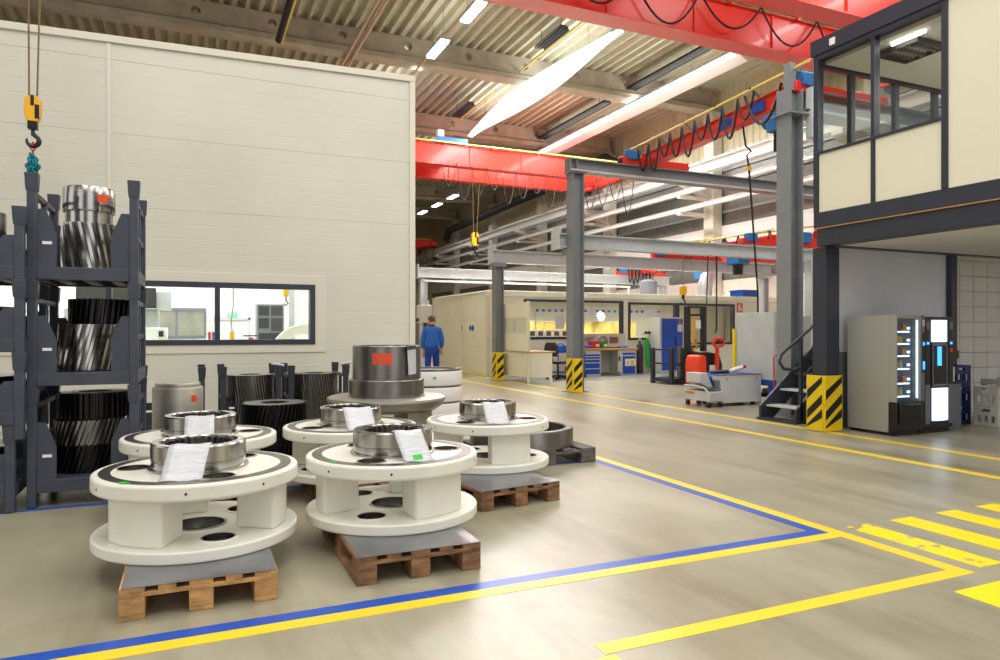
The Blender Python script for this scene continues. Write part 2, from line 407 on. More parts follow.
# ---- right hall wall
mb = MB(); y = -6.; prof = []
while y < 60: prof += [(y, 19.24), (y+.1, 19.24), (y+.14, 19.2), (y+.30, 19.2)]; y += .34
v = [(mb.v((a[1], a[0], 8.35)), mb.v((a[1], a[0], 10.9))) for a in prof]
for a, b in zip(v, v[1:]): mb.face((a[0], b[0], b[1], a[1]))
struct('wall_right', mb, 'clad', smooth=0)
def wallband(name, z0, z1, m, x=19.2): return struct(name, MB().box(x, x+.2, -6, 60, z0, z1), m)
wallband('wall_right_plinth', 0, 3.3, 'lowclad'); wallband('wall_right_window_band', 3.3, 4.55, 'ribbon', 19.24)
wallband('wall_right_spandrel', 4.55, 5.45, 'whiteclad', 19.16)
wallband('wall_right_upper_band', 5.45, 8.35, 'ribbon', 19.26)
mb = MB()
for z in (5.95, 6.5, 7.05, 7.6, 8.1): mb.box(19.18, 19.26, -6, 60, z, z+.09)
struct('trim_5', mb, 'colgrey', smooth=0)
struct('wall_far', MB().box(-9, 19.4, 58, 58.2, 0, 11), 'clad')
struct('wall_far_left', MB().box(-9.1, -9, 19.5, 58, 0, 11), 'clad')
for y in (14.6, 21.85, 29.3, 36.6, 43.9, 51.2):
    mb = MB().box(18.72, 19.16, y-.28, y+.28, 0, 9.98); mb.prism([(18.72, 7.2), (18.72, 6.5), (17.25, 7.05), (17.25, 7.2)], 'y', y-.2, y+.2)
    mb.box(17.25, 18.72, y-.09, y+.09, 6.45, 6.58).box(17.25, 18.72, y-.09, y+.12, 5.8, 5.93)
    struct('wall_column', mb, 'colc', .01)

# ---- crane runways along the hall
def long_beam(name, label, x, z1, h, wd, m, cat='crane rail', y0=-5, y1=57.5):
    o = thing(name, label, cat, (x, (y0+y1)/2, z1-h)); L = (y1-y0)/2
    ibeam(MB(), (0, -L, h), (0, L, h), h, wd, .03, .02).build('girder', m, o)
    MB().box(-.03, .03, -L, L, h, h+.05).build('rail', 'steeld', o)
    return o
long_beam('crane_runway_beam', 'long pale steel crane runway beam, topmost rail along the far side wall', 17.5, 7.62, .42, .34, 'rail')
long_beam('crane_runway_beam', 'crane runway beam on the window side carrying the red bridge cranes above the enclosure', -8.2, 7.62, .42, .34, 'rail')
for z, lab in ((6.71, 'pale lengthwise rail directly below the topmost crane runway beam'), (6.05, 'lowest of the three pale lengthwise rails along the far side wall')):
    o = thing('conductor_rail', lab, 'rail', (17.4, 26, z-.13))
    MB().box(-.09, .09, -31, 31.5, 0, .13).build('channel', 'rail', o)
    MB().box(-.13, .13, -31, 31.5, .13, .145).build('cover', 'rail', o)

# ---- red overhead bridge cranes
def bridge_crane(label, ya, yb, z0, h, x0, x1, w, group=None, near=True):
    o = thing('bridge_crane', label, 'crane', (0, (ya+yb)/2, z0), 0, group); L = {}
    yc = (ya+yb)/2
    for y in (ya-yc, yb-yc):
        mb = MB(); e = 1.9
        pts = [(x0, .42), (x0+e, 0), (x1-e, 0), (x1, .42), (x1, h), (x0, h)]
        mb.prism(pts, 'y', y-w/2+.04, y+w/2-.04)
        g = mb.build('girder', 'red', o)
        MB().box(x0, x1, y-w/2, y+w/2, h, h+.035).build('top_flange', 'red', g)
        MB().box(x0+e, x1-e, y-w/2, y+w/2, -.035, 0).build('bottom_flange', 'red', g)
        mb = MB()
        for k in range(int((x1-x0-4)/2.2)): mb.box(x0+2.5+k*2.2, x0+2.53+k*2.2, y-w/2+.0, y-w/2+.05, .0, h)
        mb.build('stiffener', 'red', g)
    for x in (x0+.12, x1-.12):
        c = MB().box(x-.2, x+.2, -(yb-ya)/2-1, (yb-ya)/2+1, .42-.2, .42+.12).build('end_carriage', 'red', o, .02)
        mb = MB()
        for y in (-(yb-ya)/2-.8, (yb-ya)/2+.8): mb.cyl((x-.06, y, .18), (x+.06, y, .18), .14)
        mb.build('wheel', 'black', c)
    # festoon on the aisle side of the nearer girder
    y = (yb if near else ya)-yc-w/2-.10
    MB().box(x0+.5, x1-.3, y-.03, y+.03, h+.05, h+.10).build('festoon_rail', 'ypipe', o)
    mb = MB()
    for k in range(int((x1-x0)/2)): mb.box(x0+.8+k*2, x0+.85+k*2, y, y+.15, h-.02, h+.05)
    mb.build('festoon_bracket', 'red', o)
    xs = []
    if near: xs = [(4.75+k*1.7, 4.75+(k+1)*1.7, .62+.1*((k*7) % 3)) for k in range(7)]
    else: xs = [(8.6+k*.62, 8.6+(k+1)*.62, .9+.25*((k*5) % 3)) for k in range(14)]
    for a, b, s in xs:
        MB().tube(catenary((a, y-.02, h+.04 if near else .05), (b, y-.02, h+.04 if near else .05), s), .022 if near else .02, 6).build('festoon_cable', 'black', o)
    return o
near = bridge_crane('red overhead bridge crane at the top of the photo with looped black cables', 10.15, 12.12, 7.69, .76, -8.1, 17.4, .5)
t = MB().box(-2.6, -1.1, -1.2, 1.2, .80, 1.0).box(-2.2, -1.5, -.6, .6, 1.0, 1.35).build('trolley', 'blue', near, .02)
MB().cyl((-2.3, -1.15, .62), (-1.3, -1.15, .62), .16).box(-2.3, -2.2, -1.25, -1.0, .5, .85).box(-1.35, -1.25, -1.25, -1.0, .5, .85).build('rope_drum', 'steeld', near)
far = bridge_crane('red double-girder bridge crane farther down the hall beyond the grey gantry column', 25.2, 27.6, 7.66, .72, -8.1, 17.3, .42, near=False)
MB().box(8.2, 9.9, -.9, .9, .78, .92).box(8.4, 9.7, -1.45, -1.1, .80, 1.02).build('trolley', 'blue', far, .02)
MB().box(8.55, 8.8, -1.3, -1.05, 1.02, 1.32).build('control_box', 'white_tag', far, .01)
far2 = bridge_crane('small red bridge crane deep in the hall beyond the enclosure corner', 52.2, 54.2, 7.66, .72, -8.1, 17.3, .42, near=False)

# ---- hook blocks
def hook_block(label, x, y, z, ztop, sc, group=None, sling=False):
    o = thing('crane_hook', label, 'hook', (x, y, z)); q = sc
    b = MB(); b.prism([(-.07*q, .0), (.07*q, .0), (.10*q, .10*q), (.10*q, .30*q), (.06*q, .36*q), (-.06*q, .36*q), (-.10*q, .30*q), (-.10*q, .10*q)], 'y', -.055*q, .055*q)
    b.build('pulley_housing', 'hook', o, .012*q)
    MB().box(-.022*q, .022*q, -.062*q, .062*q, .22*q, .37*q).box(.03*q, .085*q, -.064*q, .064*q, .04*q, .24*q).build('side_plate', 'vblack', o, .004)
    MB().box(-.06*q, .06*q, -.05*q, .05*q, -.11*q, .005).cyl((0, 0, -.2*q), (0, 0, -.1*q), .025*q).build('swivel', 'vblack', o, .006)
    pts = [(0, 0, -.16*q)]+[(.075*q*math.sin(a), 0, -.27*q+.075*q*math.cos(a)) for a in [i*PI/8 for i in range(1, 14)]]
    MB().tube(pts, [.03*q]*4+[.034*q]*6+[.026*q, .022*q, .018*q, .012*q], 10).build('hook', 'vblack', o)
    for dx, dt in ((-.045, -.03), (.05, .11)):
        MB().tube([(dx*q, 0, .33*q), (dx*q+dt*q, 0, ztop-z)], .008*q+.004, 6).build('wire_rope', 'cable', o)
    return o
hook_block('yellow crane hook block on two wire ropes above the tall crate stack', -1.76, 9.98, 3.83, 8.31, .85)
hook_block('small yellow hook block hanging below the farther red bridge crane', 10.5, 26.2, 4.75, 8.3, 1.5)
# teal chain sling gathered on the near hook
o = thing('chain_sling', 'teal lifting chain bunched on the hook above the crate stack', 'chain', (-1.76, 9.98, 2.08))
def link_chain(mb, pts, r):
    for i, (a, b) in enumerate(zip(pts, pts[1:])):
        a, b = Vector(a), Vector(b); c = (a+b)/2; d = (b-a)*.72; side = Vector((1, 0, 0)) if i % 2 else Vector((0, 1, 0))
        ring = [c+d*math.cos(t)*.95+side*r*1.6*math.sin(t) for t in [k*PI/4 for k in range(9)]]
        mb.tube(ring, r*.55, 5, cap=False)
mb = MB(); link_chain(mb, [(.0, 0, 1.5-.045*i) for i in range(4)], .016); mb.build('master_link', 'redp', o)
mb = MB()
for j in range(9):
    a = j*.7; link_chain(mb, [(.05*math.cos(a)*min(1, i/3), .05*math.sin(a)*min(1, i/3), 1.37-.045*i) for i in range(5+j % 4)], .017)
mb.build('chain_bundle', 'teal', o)
mb = MB(); link_chain(mb, [(-.03, .0, 1.37-.046*i) for i in range(29)], .015); mb.build('chain_fall', 'teal', o)

# ---- roof services: lamps, heaters, pipes, ducts
def strip_light(label, x, y0, y1, z=9.75, wd=.16, rod=1.06, group=None, mtl='lamp'):
    o = thing('strip_light', label, 'ceiling light', (x, (y0+y1)/2, z), 0, group); L = (y1-y0)/2
    MB().box(-wd*.6, wd*.6, -L, L, .03, .12).build('housing', 'steelgrey', o)
    MB().box(-wd/2, wd/2, -L+.03, L-.03, -.03, .03).build('tube', mtl, o, .02)
    mb = MB()
    for s in (-.7, .7): mb.cyl((0, s*L, .12), (0, s*L, rod), .008, n=6)
    mb.build('suspension', 'steeld', o)
    return o
strip_light('first ceiling light in the row above the enclosure corner', 6.82, 16.48, 17.8, wd=.26, group='short lamps above the enclosure corner')
strip_light('second ceiling light in the row, just above the enclosure corner', 6.74, 19.1, 20.55, wd=.26, group='short lamps above the enclosure corner')
o = thing('lamp_conduit', 'thin pale conduit joining the short ceiling lamps', 'conduit', (6.74, 19, 9.88)); MB().cyl((0, -9, 0), (0, 3.6, 0), .03).build('conduit', 'pipe', o)
o = strip_light('broad glaring ceiling light above the aisle, its glare shaped as a white plate', 11.03, 16.5, 28.1, wd=.2)
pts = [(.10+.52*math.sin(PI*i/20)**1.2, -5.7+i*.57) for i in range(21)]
MB().prism([(a, b) for a, b in pts]+[(-a, b) for a, b in reversed(pts)], 'z', .035, .075).build('glare_plate', 'lampglare', o)  # lens-shaped glowing plate, added to imitate the glare round the lamp
o = strip_light('long slim ceiling light with side reflector to the right of the broad one', 15.1, 16.5, 29.4, wd=.2)
MB().prism([(.12, .12), (.62, -.10), (.62, -.085), (.12, .14)], 'y', -6.4, 6.4).build('reflector', 'whiteclad', o)
strip_light('short ceiling lamp just right of the nearest red crane girder', 15.15, 12.4, 13.6, wd=.26)
strip_light('small bright ceiling lamp behind the far red crane', 10.9, 29.0, 30.0, wd=.26, rod=.22)
for i, y in enumerate((41.3, 44.4, 47.6)):
    strip_light(['nearest', 'middle', 'farthest'][i]+' of three small lamps deep in the hall', 15.05, y-.7, y+.7, wd=.34, group='three lamps deep in the hall', mtl='lampfar', rod=.22)
o = thing('lamp_conduit', 'thin conduit joining the three lamps deep in the hall', 'conduit', (15.05, 42, 9.88)); MB().cyl((0, -8, 0), (0, 7, 0), .03).build('conduit', 'pipe', o)
def heater(label, x, y0, y1, z=10.3, m='heater', pipe=None):
    o = thing('radiant_heater', label, 'heater', (x, (y0+y1)/2, z)); L = (y1-y0)/2
    MB().prism([(-.2, 0), (-.12, .14), (.12, .14), (.2, 0), (.17, 0), (.1, .11), (-.1, .11), (-.17, 0)], 'y', -L, L).build('reflector', m, o)
    MB().cyl((-.06, -L, .04), (-.06, L, .04), .035, n=10).cyl((.06, -L, .04), (.06, L, .04), .035, n=10).build('burner_tube', 'heater', o)
    mb = MB()
    for s in (-.8, .8): mb.cyl((0, s*L, .14), (0, s*L, .52), .012, n=6)
    mb.build('hanger', 'heater', o)
    if pipe: MB().tube([(.25, -pipe, .0), (.25, pipe+.6, .0), (.05, pipe+.6, -.02)], .03, 8).build('gas_pipe', 'ypipe', o)
heater('grey radiant heater with yellow gas pipe beside the broad ceiling light, nearer one', 10.15, 18.2, 19.8, pipe=2.6)
heater('grey radiant heater with yellow gas pipe beside the broad ceiling light, farther one', 10.15, 25.8, 27.6, pipe=2.6)
heater('dark tube heater above the slim ceiling light, nearer of two', 15.0, 17.3, 21.9, m='duct')
heater('dark tube heater above the slim ceiling light, farther of two', 15.0, 23.4, 29.1, m='duct')
o = thing('ceiling_pipe', 'pair of pinkish pipes running below the roof over the enclosure wall', 'pipe', (4.53, 18, 9.9))
MB().cyl((-.1, -12, 0), (-.1, 16, 0), .045).build('pipe', 'pipe', o); MB().cyl((.1, -12, 0), (.1, 16, 0), .045).build('pipe', 'pipe', o)
o = thing('ceiling_pipe', 'black duct with yellow stripe below the roof over the enclosure wall', 'pipe', (2.3, 16, 9.72))
MB().cyl((0, -9, 0), (0, 5, 0), .1).build('duct', 'duct', o); MB().cyl((.08, -9, -.06), (.08, 5, -.06), .035).build('stripe_pipe', 'ypipe', o)
o = thing('exhaust_duct', 'black exhaust duct climbing along the side wall deep in the hall', 'duct', (17.9, 40, 8.6))
MB().tube([(-.2, 10, -.55), (-.2, 10, -.3), (-.2, 9.4, .25), (0, 8.5, .35), (0, 0, .5), (0, -8, .6), (0, -9.4, .5), (0, -10, .0), (0, -10.1, -.5)], .26, 12).build('duct', 'duct', o)
o = thing('exhaust_duct', 'thick black duct elbow under the roof beside the far crane end', 'duct', (17.8, 28.5, 9.1))
MB().tube([(0, -1.4, -.6), (0, -1.2, -.1), (0, -.6, .2), (0, .6, .2), (0, 1.4, -.1), (0, 1.6, -.8)], .36, 12).build('duct', 'duct', o)
# ------------------------------------------------------------------ parts bay
def gear(mb, R, ri, z0, z1, n, tw, depth=.03, layers=6, c=(0, 0)):
    """toothed ring: n teeth, twisted by tw radians from z0 to z1"""
    fr = ((-.30, 0), (-.17, 1), (.17, 1), (.30, 0)); rings = []
    for k in range(layers+1):
        t = k/layers; r = []
        for i in range(n):
            for f, u in fr:
                a = 2*PI*(i+f)/n+tw*t; q = R-depth*(1-u); r.append((c[0]+q*math.cos(a), c[1]+q*math.sin(a), z0+(z1-z0)*t))
        rings.append(r)
    V = [[mb.v(p) for p in r] for r in rings]; N = 4*n
    for a, b in zip(V, V[1:]):
        for i in range(N): mb.face((a[i], a[(i+1) % N], b[(i+1) % N], b[i]))
    for ring, z, tt in ((V[0], z0, 0), (V[-1], z1, tw)):
        inn = []
        for i in range(n):
            for f, u in fr:
                a = 2*PI*(i+f)/n+tt; inn.append(mb.v((c[0]+ri*math.cos(a), c[1]+ri*math.sin(a), z)))
        for i in range(N): mb.face((ring[i], ring[(i+1) % N], inn[(i+1) % N], inn[i]))
        if z == z0: base = inn
    for i in range(N): mb.face((base[i], base[(i+1) % N], inn[(i+1) % N], inn[i]))
    return mb

# ---- wooden pallets; origin at the centre of the footprint
def pallet(label, x, y, rz, w, d, m, sheet=None, h=.15, group=None):
    o = thing('wooden_pallet', label, 'pallet', (x, y, 0), rz, group)
    a, b = w/2, d/2; bw = w*.155; fl, bl, st, tp = .022, .078, .022, .024
    for sx in (-1, 0, 1):
        xx = sx*(a-bw*.5)
        MB().box(xx-bw*.5, xx+bw*.5, -b, b, 0, fl).build('bottom_board', m, o, .003)
    for sx in (-1, 0, 1):
        for sy in (-1, 0, 1):
            xx, yy = sx*(a-bw*.5), sy*(b-.07)
            MB().box(xx-bw*.5, xx+bw*.5, yy-.07, yy+.07, fl, fl+bl).build('block', m, o, .004)
    for sy in (-1, 0, 1):
        yy = sy*(b-.06); MB().box(-a, a, yy-.06, yy+.06, fl+bl, fl+bl+st).build('stringer_board', m, o, .003)
    for k, q in enumerate((-1, -.5, 0, .5, 1)):
        ww = bw*(1 if k % 2 == 0 else .72); xx = q*(a-bw*.5)
        MB().box(xx-ww/2, xx+ww/2, -b, b, fl+bl+st, fl+bl+st+tp).build('top_board', m, o, .003)
    if sheet:
        t = tag(MB().at(x, y, 0, rz).box(-a*.97, a*.99, -b-.005, b*.98, .1462, .1498).build('steel_sheet', sheet, None), 'grey steel sheet covering the '+label.split(' under ')[0].replace('wooden pallet', 'pallet')+' under '+label.split(' under ')[1], 'sheet')
    return o
pallet('light wooden pallet under the front-row carrier nearest the crate stack', .04, 4.03, 0, .68, 1.02, 'wood', 'plate')
pallet('brown wooden pallet under the front-row carrier with green-stickered paper', 1.105, 4.03, 0, .68, 1.02, 'woodd', 'plate')
pallet('weathered wooden pallet under the carrier nearest the aisle', 2.17, 5.16, math.radians(8), .70, 1.02, 'woodd', 'plate')
pallet('grey wooden pallet under the low machined steel ring', 3.14, 6.42, 0, 1.06, .98, 'woodg')
pallet('dim wooden pallet under the carrier behind the front-left one', .06, 5.55, 0, .68, .9, 'woodd')
pallet('dark wooden pallet under the carrier behind the middle front one', 1.19, 5.62, 0, .68, .94, 'woodd')
pallet('hidden wooden pallet under the big grey carrier with orange tag', 1.83, 7.0, 0, .7, .95, 'woodg')
pallet('wooden pallet under the stack of white rings by the wall corner', 2.98, 9.1, 0, .8, .8, 'woodg')
pallet('wooden pallet under the brownish steel shaft behind the carriers', -.12, 7.2, 0, .6, .6, 'woodg')
pallet('wooden pallet under the two stacked black gears behind the carriers', .72, 6.95, 0, .6, .62, 'woodg')

# ---- planet carriers: two discs on three webs with a splined hub
def carrier_disc(mb, R, z0, z1, hole_r, hr, cr, az, ch=.012):
    holes = [circle(hole_r*math.cos(a), hole_r*math.sin(a), hr, 32) for a in az]+([circle(0, 0, cr, 40)] if cr else [])
    mb.plate(circle(0, 0, R, 96), holes, z0, z1)
def make_carrier(label, x, y, rz, s=.97):
    o = thing('planet_carrier', label, 'machine part', (x, y, .15), rz, 'white planet carriers in the parts bay')
    R, hr0, hr = .55*s, .355*s, .09*s; az = [0, 2*PI/3, 4*PI/3]
    mb = MB(); carrier_disc(mb, R, 0, .064*s, hr0, hr*.98, .15*s, az); lo = mb.build('lower_disc', 'cast', o, .01, seg=3)
    mb = MB()
    for a in az: mb.lathe([(hr*.9, .006), (hr*.97, .006), (hr*.97, .068*s), (hr*.9, .068*s)], 40, (hr0*math.cos(a), hr0*math.sin(a)), True)
    mb.lathe([(.138*s, .004), (.149*s, .004), (.149*s, .067*s), (.138*s, .067*s)], 48, (0, 0), True)
    mb.build('bore_sleeve', 'steel', lo)
    mb = MB()
    for a in az: mb.lathe([(hr*1.0, .0635*s), (hr*1.16, .0635*s), (hr*1.13, .072*s), (hr*1.0, .072*s)], 40, (hr0*math.cos(a), hr0*math.sin(a)), True)
    mb.build('bore_rim', 'cast', lo)
    mb = MB(); carrier_disc(mb, R, .315*s, .40*s, hr0, hr*.98, .16*s, az); up = mb.build('upper_disc', 'cast', o, .014, seg=3)
    mb = MB(); mb.lathe([(.452*s, .398*s), (.512*s, .398*s), (.512*s, .4035*s), (.452*s, .4035*s)], 96, (0, 0), True); mb.build('machined_band', 'steeld', up, smooth=20)
    mb = MB()
    for a in az: mb.lathe([(hr*.86, .318*s), (hr*.97, .318*s), (hr*.97, .402*s), (hr*.86, .402*s)], 40, (hr0*math.cos(a), hr0*math.sin(a)), True)
    mb.build('bore_sleeve', 'steel', up)
    mb = MB()
    for a in (.35, 1.6, 2.5, 3.8, 4.9, 5.9): mb.cyl((R*.985*math.cos(a), R*.985*math.sin(a), .357*s), (R*1.002*math.cos(a), R*1.002*math.sin(a), .357*s), .007, n=10)
    mb.build('threaded_hole', 'vblack', up)
    for a in az:
        c = a+PI/3; pts = []
        for i in range(9): t = c+math.radians(-23+46*i/8); pts.append((.487*s*math.cos(t), .487*s*math.sin(t)))
        for i in range(7): t = c+math.radians(27-54*i/6); pts.append((.255*s*math.cos(t), .255*s*math.sin(t)))
        MB().prism(pts, 'z', .06*s, .32*s).build('web', 'cast', o, .018, seg=3)
    # hub: turned outside, splined inside
    n = 40; z0, z1 = .40*s, .552*s
    out = [(.272, .402), (.272, .410), (.254, .414), (.254, .452), (.2495, .455), (.2495, .458), (.256, .461), (.256, .543), (.249, .552)]
    mb = MB(); N = n*4; rings = [[(q*s*math.cos(2*PI*i/N), q*s*math.sin(2*PI*i/N), z*s) for i in range(N)] for q, z in out]
    cr_ = lambda q, z: [(q*s*math.cos(2*PI*i/N), q*s*math.sin(2*PI*i/N), z) for i in range(N)]
    mb.loft(rings+[cr_(.212, z1), cr_(.208, z1-.006), cr_(.208, z0)], cap=False)
    hub = mb.build('hub', 'steel', o, smooth=30)
    n2 = 30; N2 = n2*4; mb = MB(); rr = [.2085, .2085, .180, .180]
    ln = [[(rr[k]*s*math.cos(2*PI*(i+(0, .42, .5, .92)[k])/n2), rr[k]*s*math.sin(2*PI*(i+(0, .42, .5, .92)[k])/n2), z) for i in range(n2) for k in range(4)] for z in (z1-.012, z0)]
    mb.loft(ln, cap=False)
    ro = [[(.2086*s*math.cos(2*PI*(i+(0, .42, .5, .92)[k])/n2), .2086*s*math.sin(2*PI*(i+(0, .42, .5, .92)[k])/n2), z1-.012) for i in range(n2) for k in range(4)]]
    mb.loft([ro[0], ln[0]], cap=False)
    mb.build('spline', 'steelb', hub, smooth=20)
    mb = MB()
    for a in (2.1, 4.5): mb.cyl((.25*s*math.cos(a), .25*s*math.sin(a), .512*s), (.2575*s*math.cos(a), .2575*s*math.sin(a), .512*s), .007, n=10)
    mb.build('oil_hole', 'vblack', hub)
    return o
car = [make_carrier('white planet carrier on light pallet, front row, nearest the crate stack', .037, 4.28, math.radians(-75))]
car.append(dup(car[0], (1.166, 4.31, .15), math.radians(-126), 'front-row white carrier whose hub paper bears a green sticker'))
car.append(dup(car[0], (.059, 5.6, .15), math.radians(5), 'white carrier directly behind the front-row one nearest the crate stack'))
car.append(dup(car[0], (1.189, 5.695, .15), math.radians(-162), 'white carrier directly behind the front-row one with the green sticker'))
car.append(dup(car[0], (2.368, 5.607, .15), math.radians(-146), 'white carrier nearest the aisle, in front of the low steel ring'))

# paper in plastic film leaning from hub to disc
def leaf(label, cx, cy, az, w, skew=0., sticker=False, zt=.695, r0=.252, r1=.40, zb=.548, turn=0.):
    o = MB(); e = Vector((math.cos(az), math.sin(az), 0)); t = Vector((-math.sin(az+turn), math.cos(az+turn), 0)); rows = []
    prof = [(r0-.055, zt-.003), (r0-.02, zt+.004), (r0+.01, zt-.002), (r0+.035, zt-.04), (r0+(r1-r0)*.55, zb+(zt-zb)*.45), (r1-.02, zb+.022), (r1, zb), (r1+.03, zb-.004)]
    for k, (r, z) in enumerate(prof):
        q = k/(len(prof)-1); c = Vector((cx, cy, 0))+e*r+t*(skew*q); wob = .004*math.sin(k*2.1)
        rows.append([(c+t*(w*(i/6-.5))+Vector((0, 0, z+wob*math.sin(i*1.3)))) for i in range(7)])
    o.loft(rows, closed=False)
    p = tag(o.build('document_sleeve', 'paper', None, smooth=60, solid=.002), label, 'paper', 'paper sheets on the carriers')
    if sticker:
        mb = MB(); pts = [r[2:5] for r in rows[5:7]]
        up = Vector((0, 0, .003))+e*.003
        mb.loft([[q+up for q in r] for r in pts], closed=False); mb.build('sticker', 'green', p, smooth=0)
    return p
D = math.radians
leaf('paper sheet in film on the front-row carrier nearest the crate stack', .037, 4.28, D(-99), .20, -.03)
leaf('paper sheet with green sticker on the middle front carrier', 1.166, 4.31, D(-86), .17, .02, True, turn=D(-8))
leaf('paper sheet on the carrier behind the one nearest the crate stack', .059, 5.6, D(-92), .19)
leaf('paper sheet on the carrier behind the middle front one', 1.189, 5.695, D(-93), .22, .03)
leaf('paper sheet on the carrier nearest the aisle', 2.368, 5.607, D(-104), .19, .03)
def sticker(name, label, x, y, z, w, d, rz):
    tag(MB().at(x, y, z, rz).box(-w/2, w/2, -d/2, d/2, 0, .0015).build(name, 'green', None), label, 'sticker')
a = D(-135); sticker('sticker', 'green sticker on the rim of the front-row carrier nearest the crate stack', .037+.49*math.cos(a), 4.28+.49*math.sin(a), .5425, .055, .03, a+PI/2)
a = D(-150); sticker('sticker', 'small green sticker on the rim of the middle front carrier', 1.166+.49*math.cos(a), 4.31+.49*math.sin(a), .5425, .04, .025, a+PI/2)
a = D(-30); sticker('sticker', 'tiny green sticker on the rim of the carrier nearest the aisle', 2.368+.45*math.cos(a), 5.607+.45*math.sin(a), .5425, .05, .03, a+PI/2)

# ---- large grey carrier with tall hub
o = thing('planet_carrier', 'big dull grey carrier with tall dark steel hub and orange tag', 'machine part', (1.83, 7.0, .15))
mb = MB(); mb.lathe([(.2, 0), (.56, 0), (.58, .015), (.58, .06), (.56, .07), (.2, .07)], 96, closed=True); mb.build('lower_disc', 'steelw', o)
mb = MB(); mb.lathe([(.26, .35), (.50, .35), (.575, .40), (.60, .455), (.595, .478), (.575, .488), (.26, .488)], 96, closed=True); mb.build('upper_disc', 'steelw', o)
for k in range(4):
    c = D(-60+90*k); pts = [(.50*math.cos(c+D(a)), .50*math.sin(c+D(a))) for a in (-20, -10, 0, 10, 20)]+[(.3*math.cos(c+D(a)), .3*math.sin(c+D(a))) for a in (24, 8, -8, -24)]
    MB().prism(pts, 'z', .06, .36).build('web', 'steelw', o, .01)
mb = MB(); mb.lathe([(.27, .485), (.392, .485), (.392, .50), (.380, .505), (.380, .655), (.372, .663), (.345, .665), (.345, .995), (.338, 1.003), (.27, 1.003)], 96, closed=True)
hb = mb.build('hub', 'steelb', o, smooth=30)
MB().lathe([(.268, .6), (.272, .6), (.272, 1.0035), (.268, 1.0035)], 64, closed=True).build('bore_lining', 'steel', hb)
def wrap(mb, R, a0, a1, z0, z1, th=.002, n=8):
    P = [D(a0+(a1-a0)*i/n) for i in range(n+1)]
    mb.loft([[(q*math.cos(a), q*math.sin(a), z) for q, z in ((R, z0), (R+th, z0), (R+th, z1), (R, z1))] for a in P])
mb = MB(); wrap(mb, .3455, -128, -96, .82, .93); t = mb.build('orange_tag', 'orange', o); t['label'] = 'orange paper tag on the hub'
mb = MB()
for k in range(4): wrap(mb, .3476, -125+(k % 2)*3, -101-(k % 3)*4, .905-.022*k, .9085-.022*k, .0006)
mb.build('tag_print', 'steelb', t)
h = tag(MB().at(1.83, 7., .15).prism([(-.06, .72), (.06, .72), (.065, .98), (-.065, .98)], 'y', -.003, .003).build('document_sleeve', 'paper', None, .001), 'white paper tag hanging on the tall dark hub of the big grey carrier', 'paper')
aa = D(-54); h.matrix_world = Matrix.Translation((1.83+.362*math.cos(aa), 7.0+.362*math.sin(aa), 0)) @ Matrix.Rotation(aa+PI/2, 4, 'Z') @ Matrix.Rotation(D(-3), 4, 'Y') @ Matrix.Translation((-1.83, -7., 0))
MB().at(1.83, 7., .15).box(-.068, .068, -.006, .014, .965, 1.01).build('clip', 'steelb', h, .004)

# ---- stack of three white rings
for k, (lab) in enumerate(('bottom white ring of the stack beside the wall corner', 'middle white ring of the stack beside the wall corner', 'top white ring of the stack, toothed inside, beside the wall corner')):
    z = .15+.214*k; o = thing('ring_gear', lab, 'ring', (2.98, 9.1, z), 0, 'stacked white rings by the wall corner')
    n = 60; N = n*4; out = [(.415, 0), (.438, 0), (.442, .012), (.442, .172), (.436, .186), (.40, .188)]
    mb = MB(); rings = [[(q*math.cos(2*PI*i/N), q*math.sin(2*PI*i/N), zz) for i in range(N)] for q, zz in out]
    for zz in (.188, 0): rings.append([((.375 if kk < 2 else .360)*math.cos(2*PI*(4*i+kk)/N), (.375 if kk < 2 else .360)*math.sin(2*PI*(4*i+kk)/N), zz) for i in range(n) for kk in range(4)])
    rings.append(rings[0]); mb.loft(rings, cap=False); r = mb.build('ring_body', 'whiteclad', o)
    MB().lathe([(.37, .186), (.428, .186), (.428, .2135), (.37, .2135)], 96, closed=True).build('machined_face', 'steelb', o)
tag((lambda m: (wrap(m, .4425, 0, 6, .09, .12), m)[1])(MB().at(2.98, 9.1, .15+.428, D(-103))).build('sticker', 'green', None), 'green sticker on the top white ring by the wall corner', 'sticker')

# ---- low machined ring on the grey pallet
o = thing('steel_ring', 'low dark machined steel ring on the grey pallet by the aisle', 'ring', (3.10, 6.45, .146))
MB().lathe([(.45, 0), (.525, 0), (.53, .006), (.53, .165), (.52, .18), (.46, .18), (.45, .17)], 96, closed=True).build('ring_body', 'steeld', o)
MB().lathe([(.446, .01), (.4505, .01), (.4505, .165), (.446, .165)], 96, closed=True).build('bore_lining', 'steelb', o)
mb = MB(); wrap(mb, .49, -35, -31, .1805, .1812, .03); mb.build('red_mark', 'redp', o)

# ---- shaft piece and gears behind
o = thing('steel_shaft', 'short brownish steel shaft with orange label behind the carriers', 'machine part', (-.12, 7.2, .146))
MB().lathe([(0, 0), (.215, 0), (.22, .01), (.22, .62), (.212, .632), (.195, .635), (.195, .66), (.188, .67), (0, .67)], 64).build('body', 'steelw', o)
mb = MB(); wrap(mb, .2205, -58, -44, .50, .56); t = mb.build('orange_label', 'orange', o); 
o = thing('helical_gear', 'lower black gear of the pair standing behind the carriers', 'gear', (.72, 6.95, .146), 0, 'black gears stacked behind the carriers')
gear(MB(), .305, .12, 0, .235, 44, .18).build('toothed_ring', 'gearb', o, smooth=20)
MB().lathe([(.12, 0), (.135, 0), (.135, .2355), (.12, .2355)], 48, closed=True).build('bore', 'steel', o)
o2 = dup(o, (.72, 6.95, .385), .3, 'upper black gear of the pair standing behind the carriers')

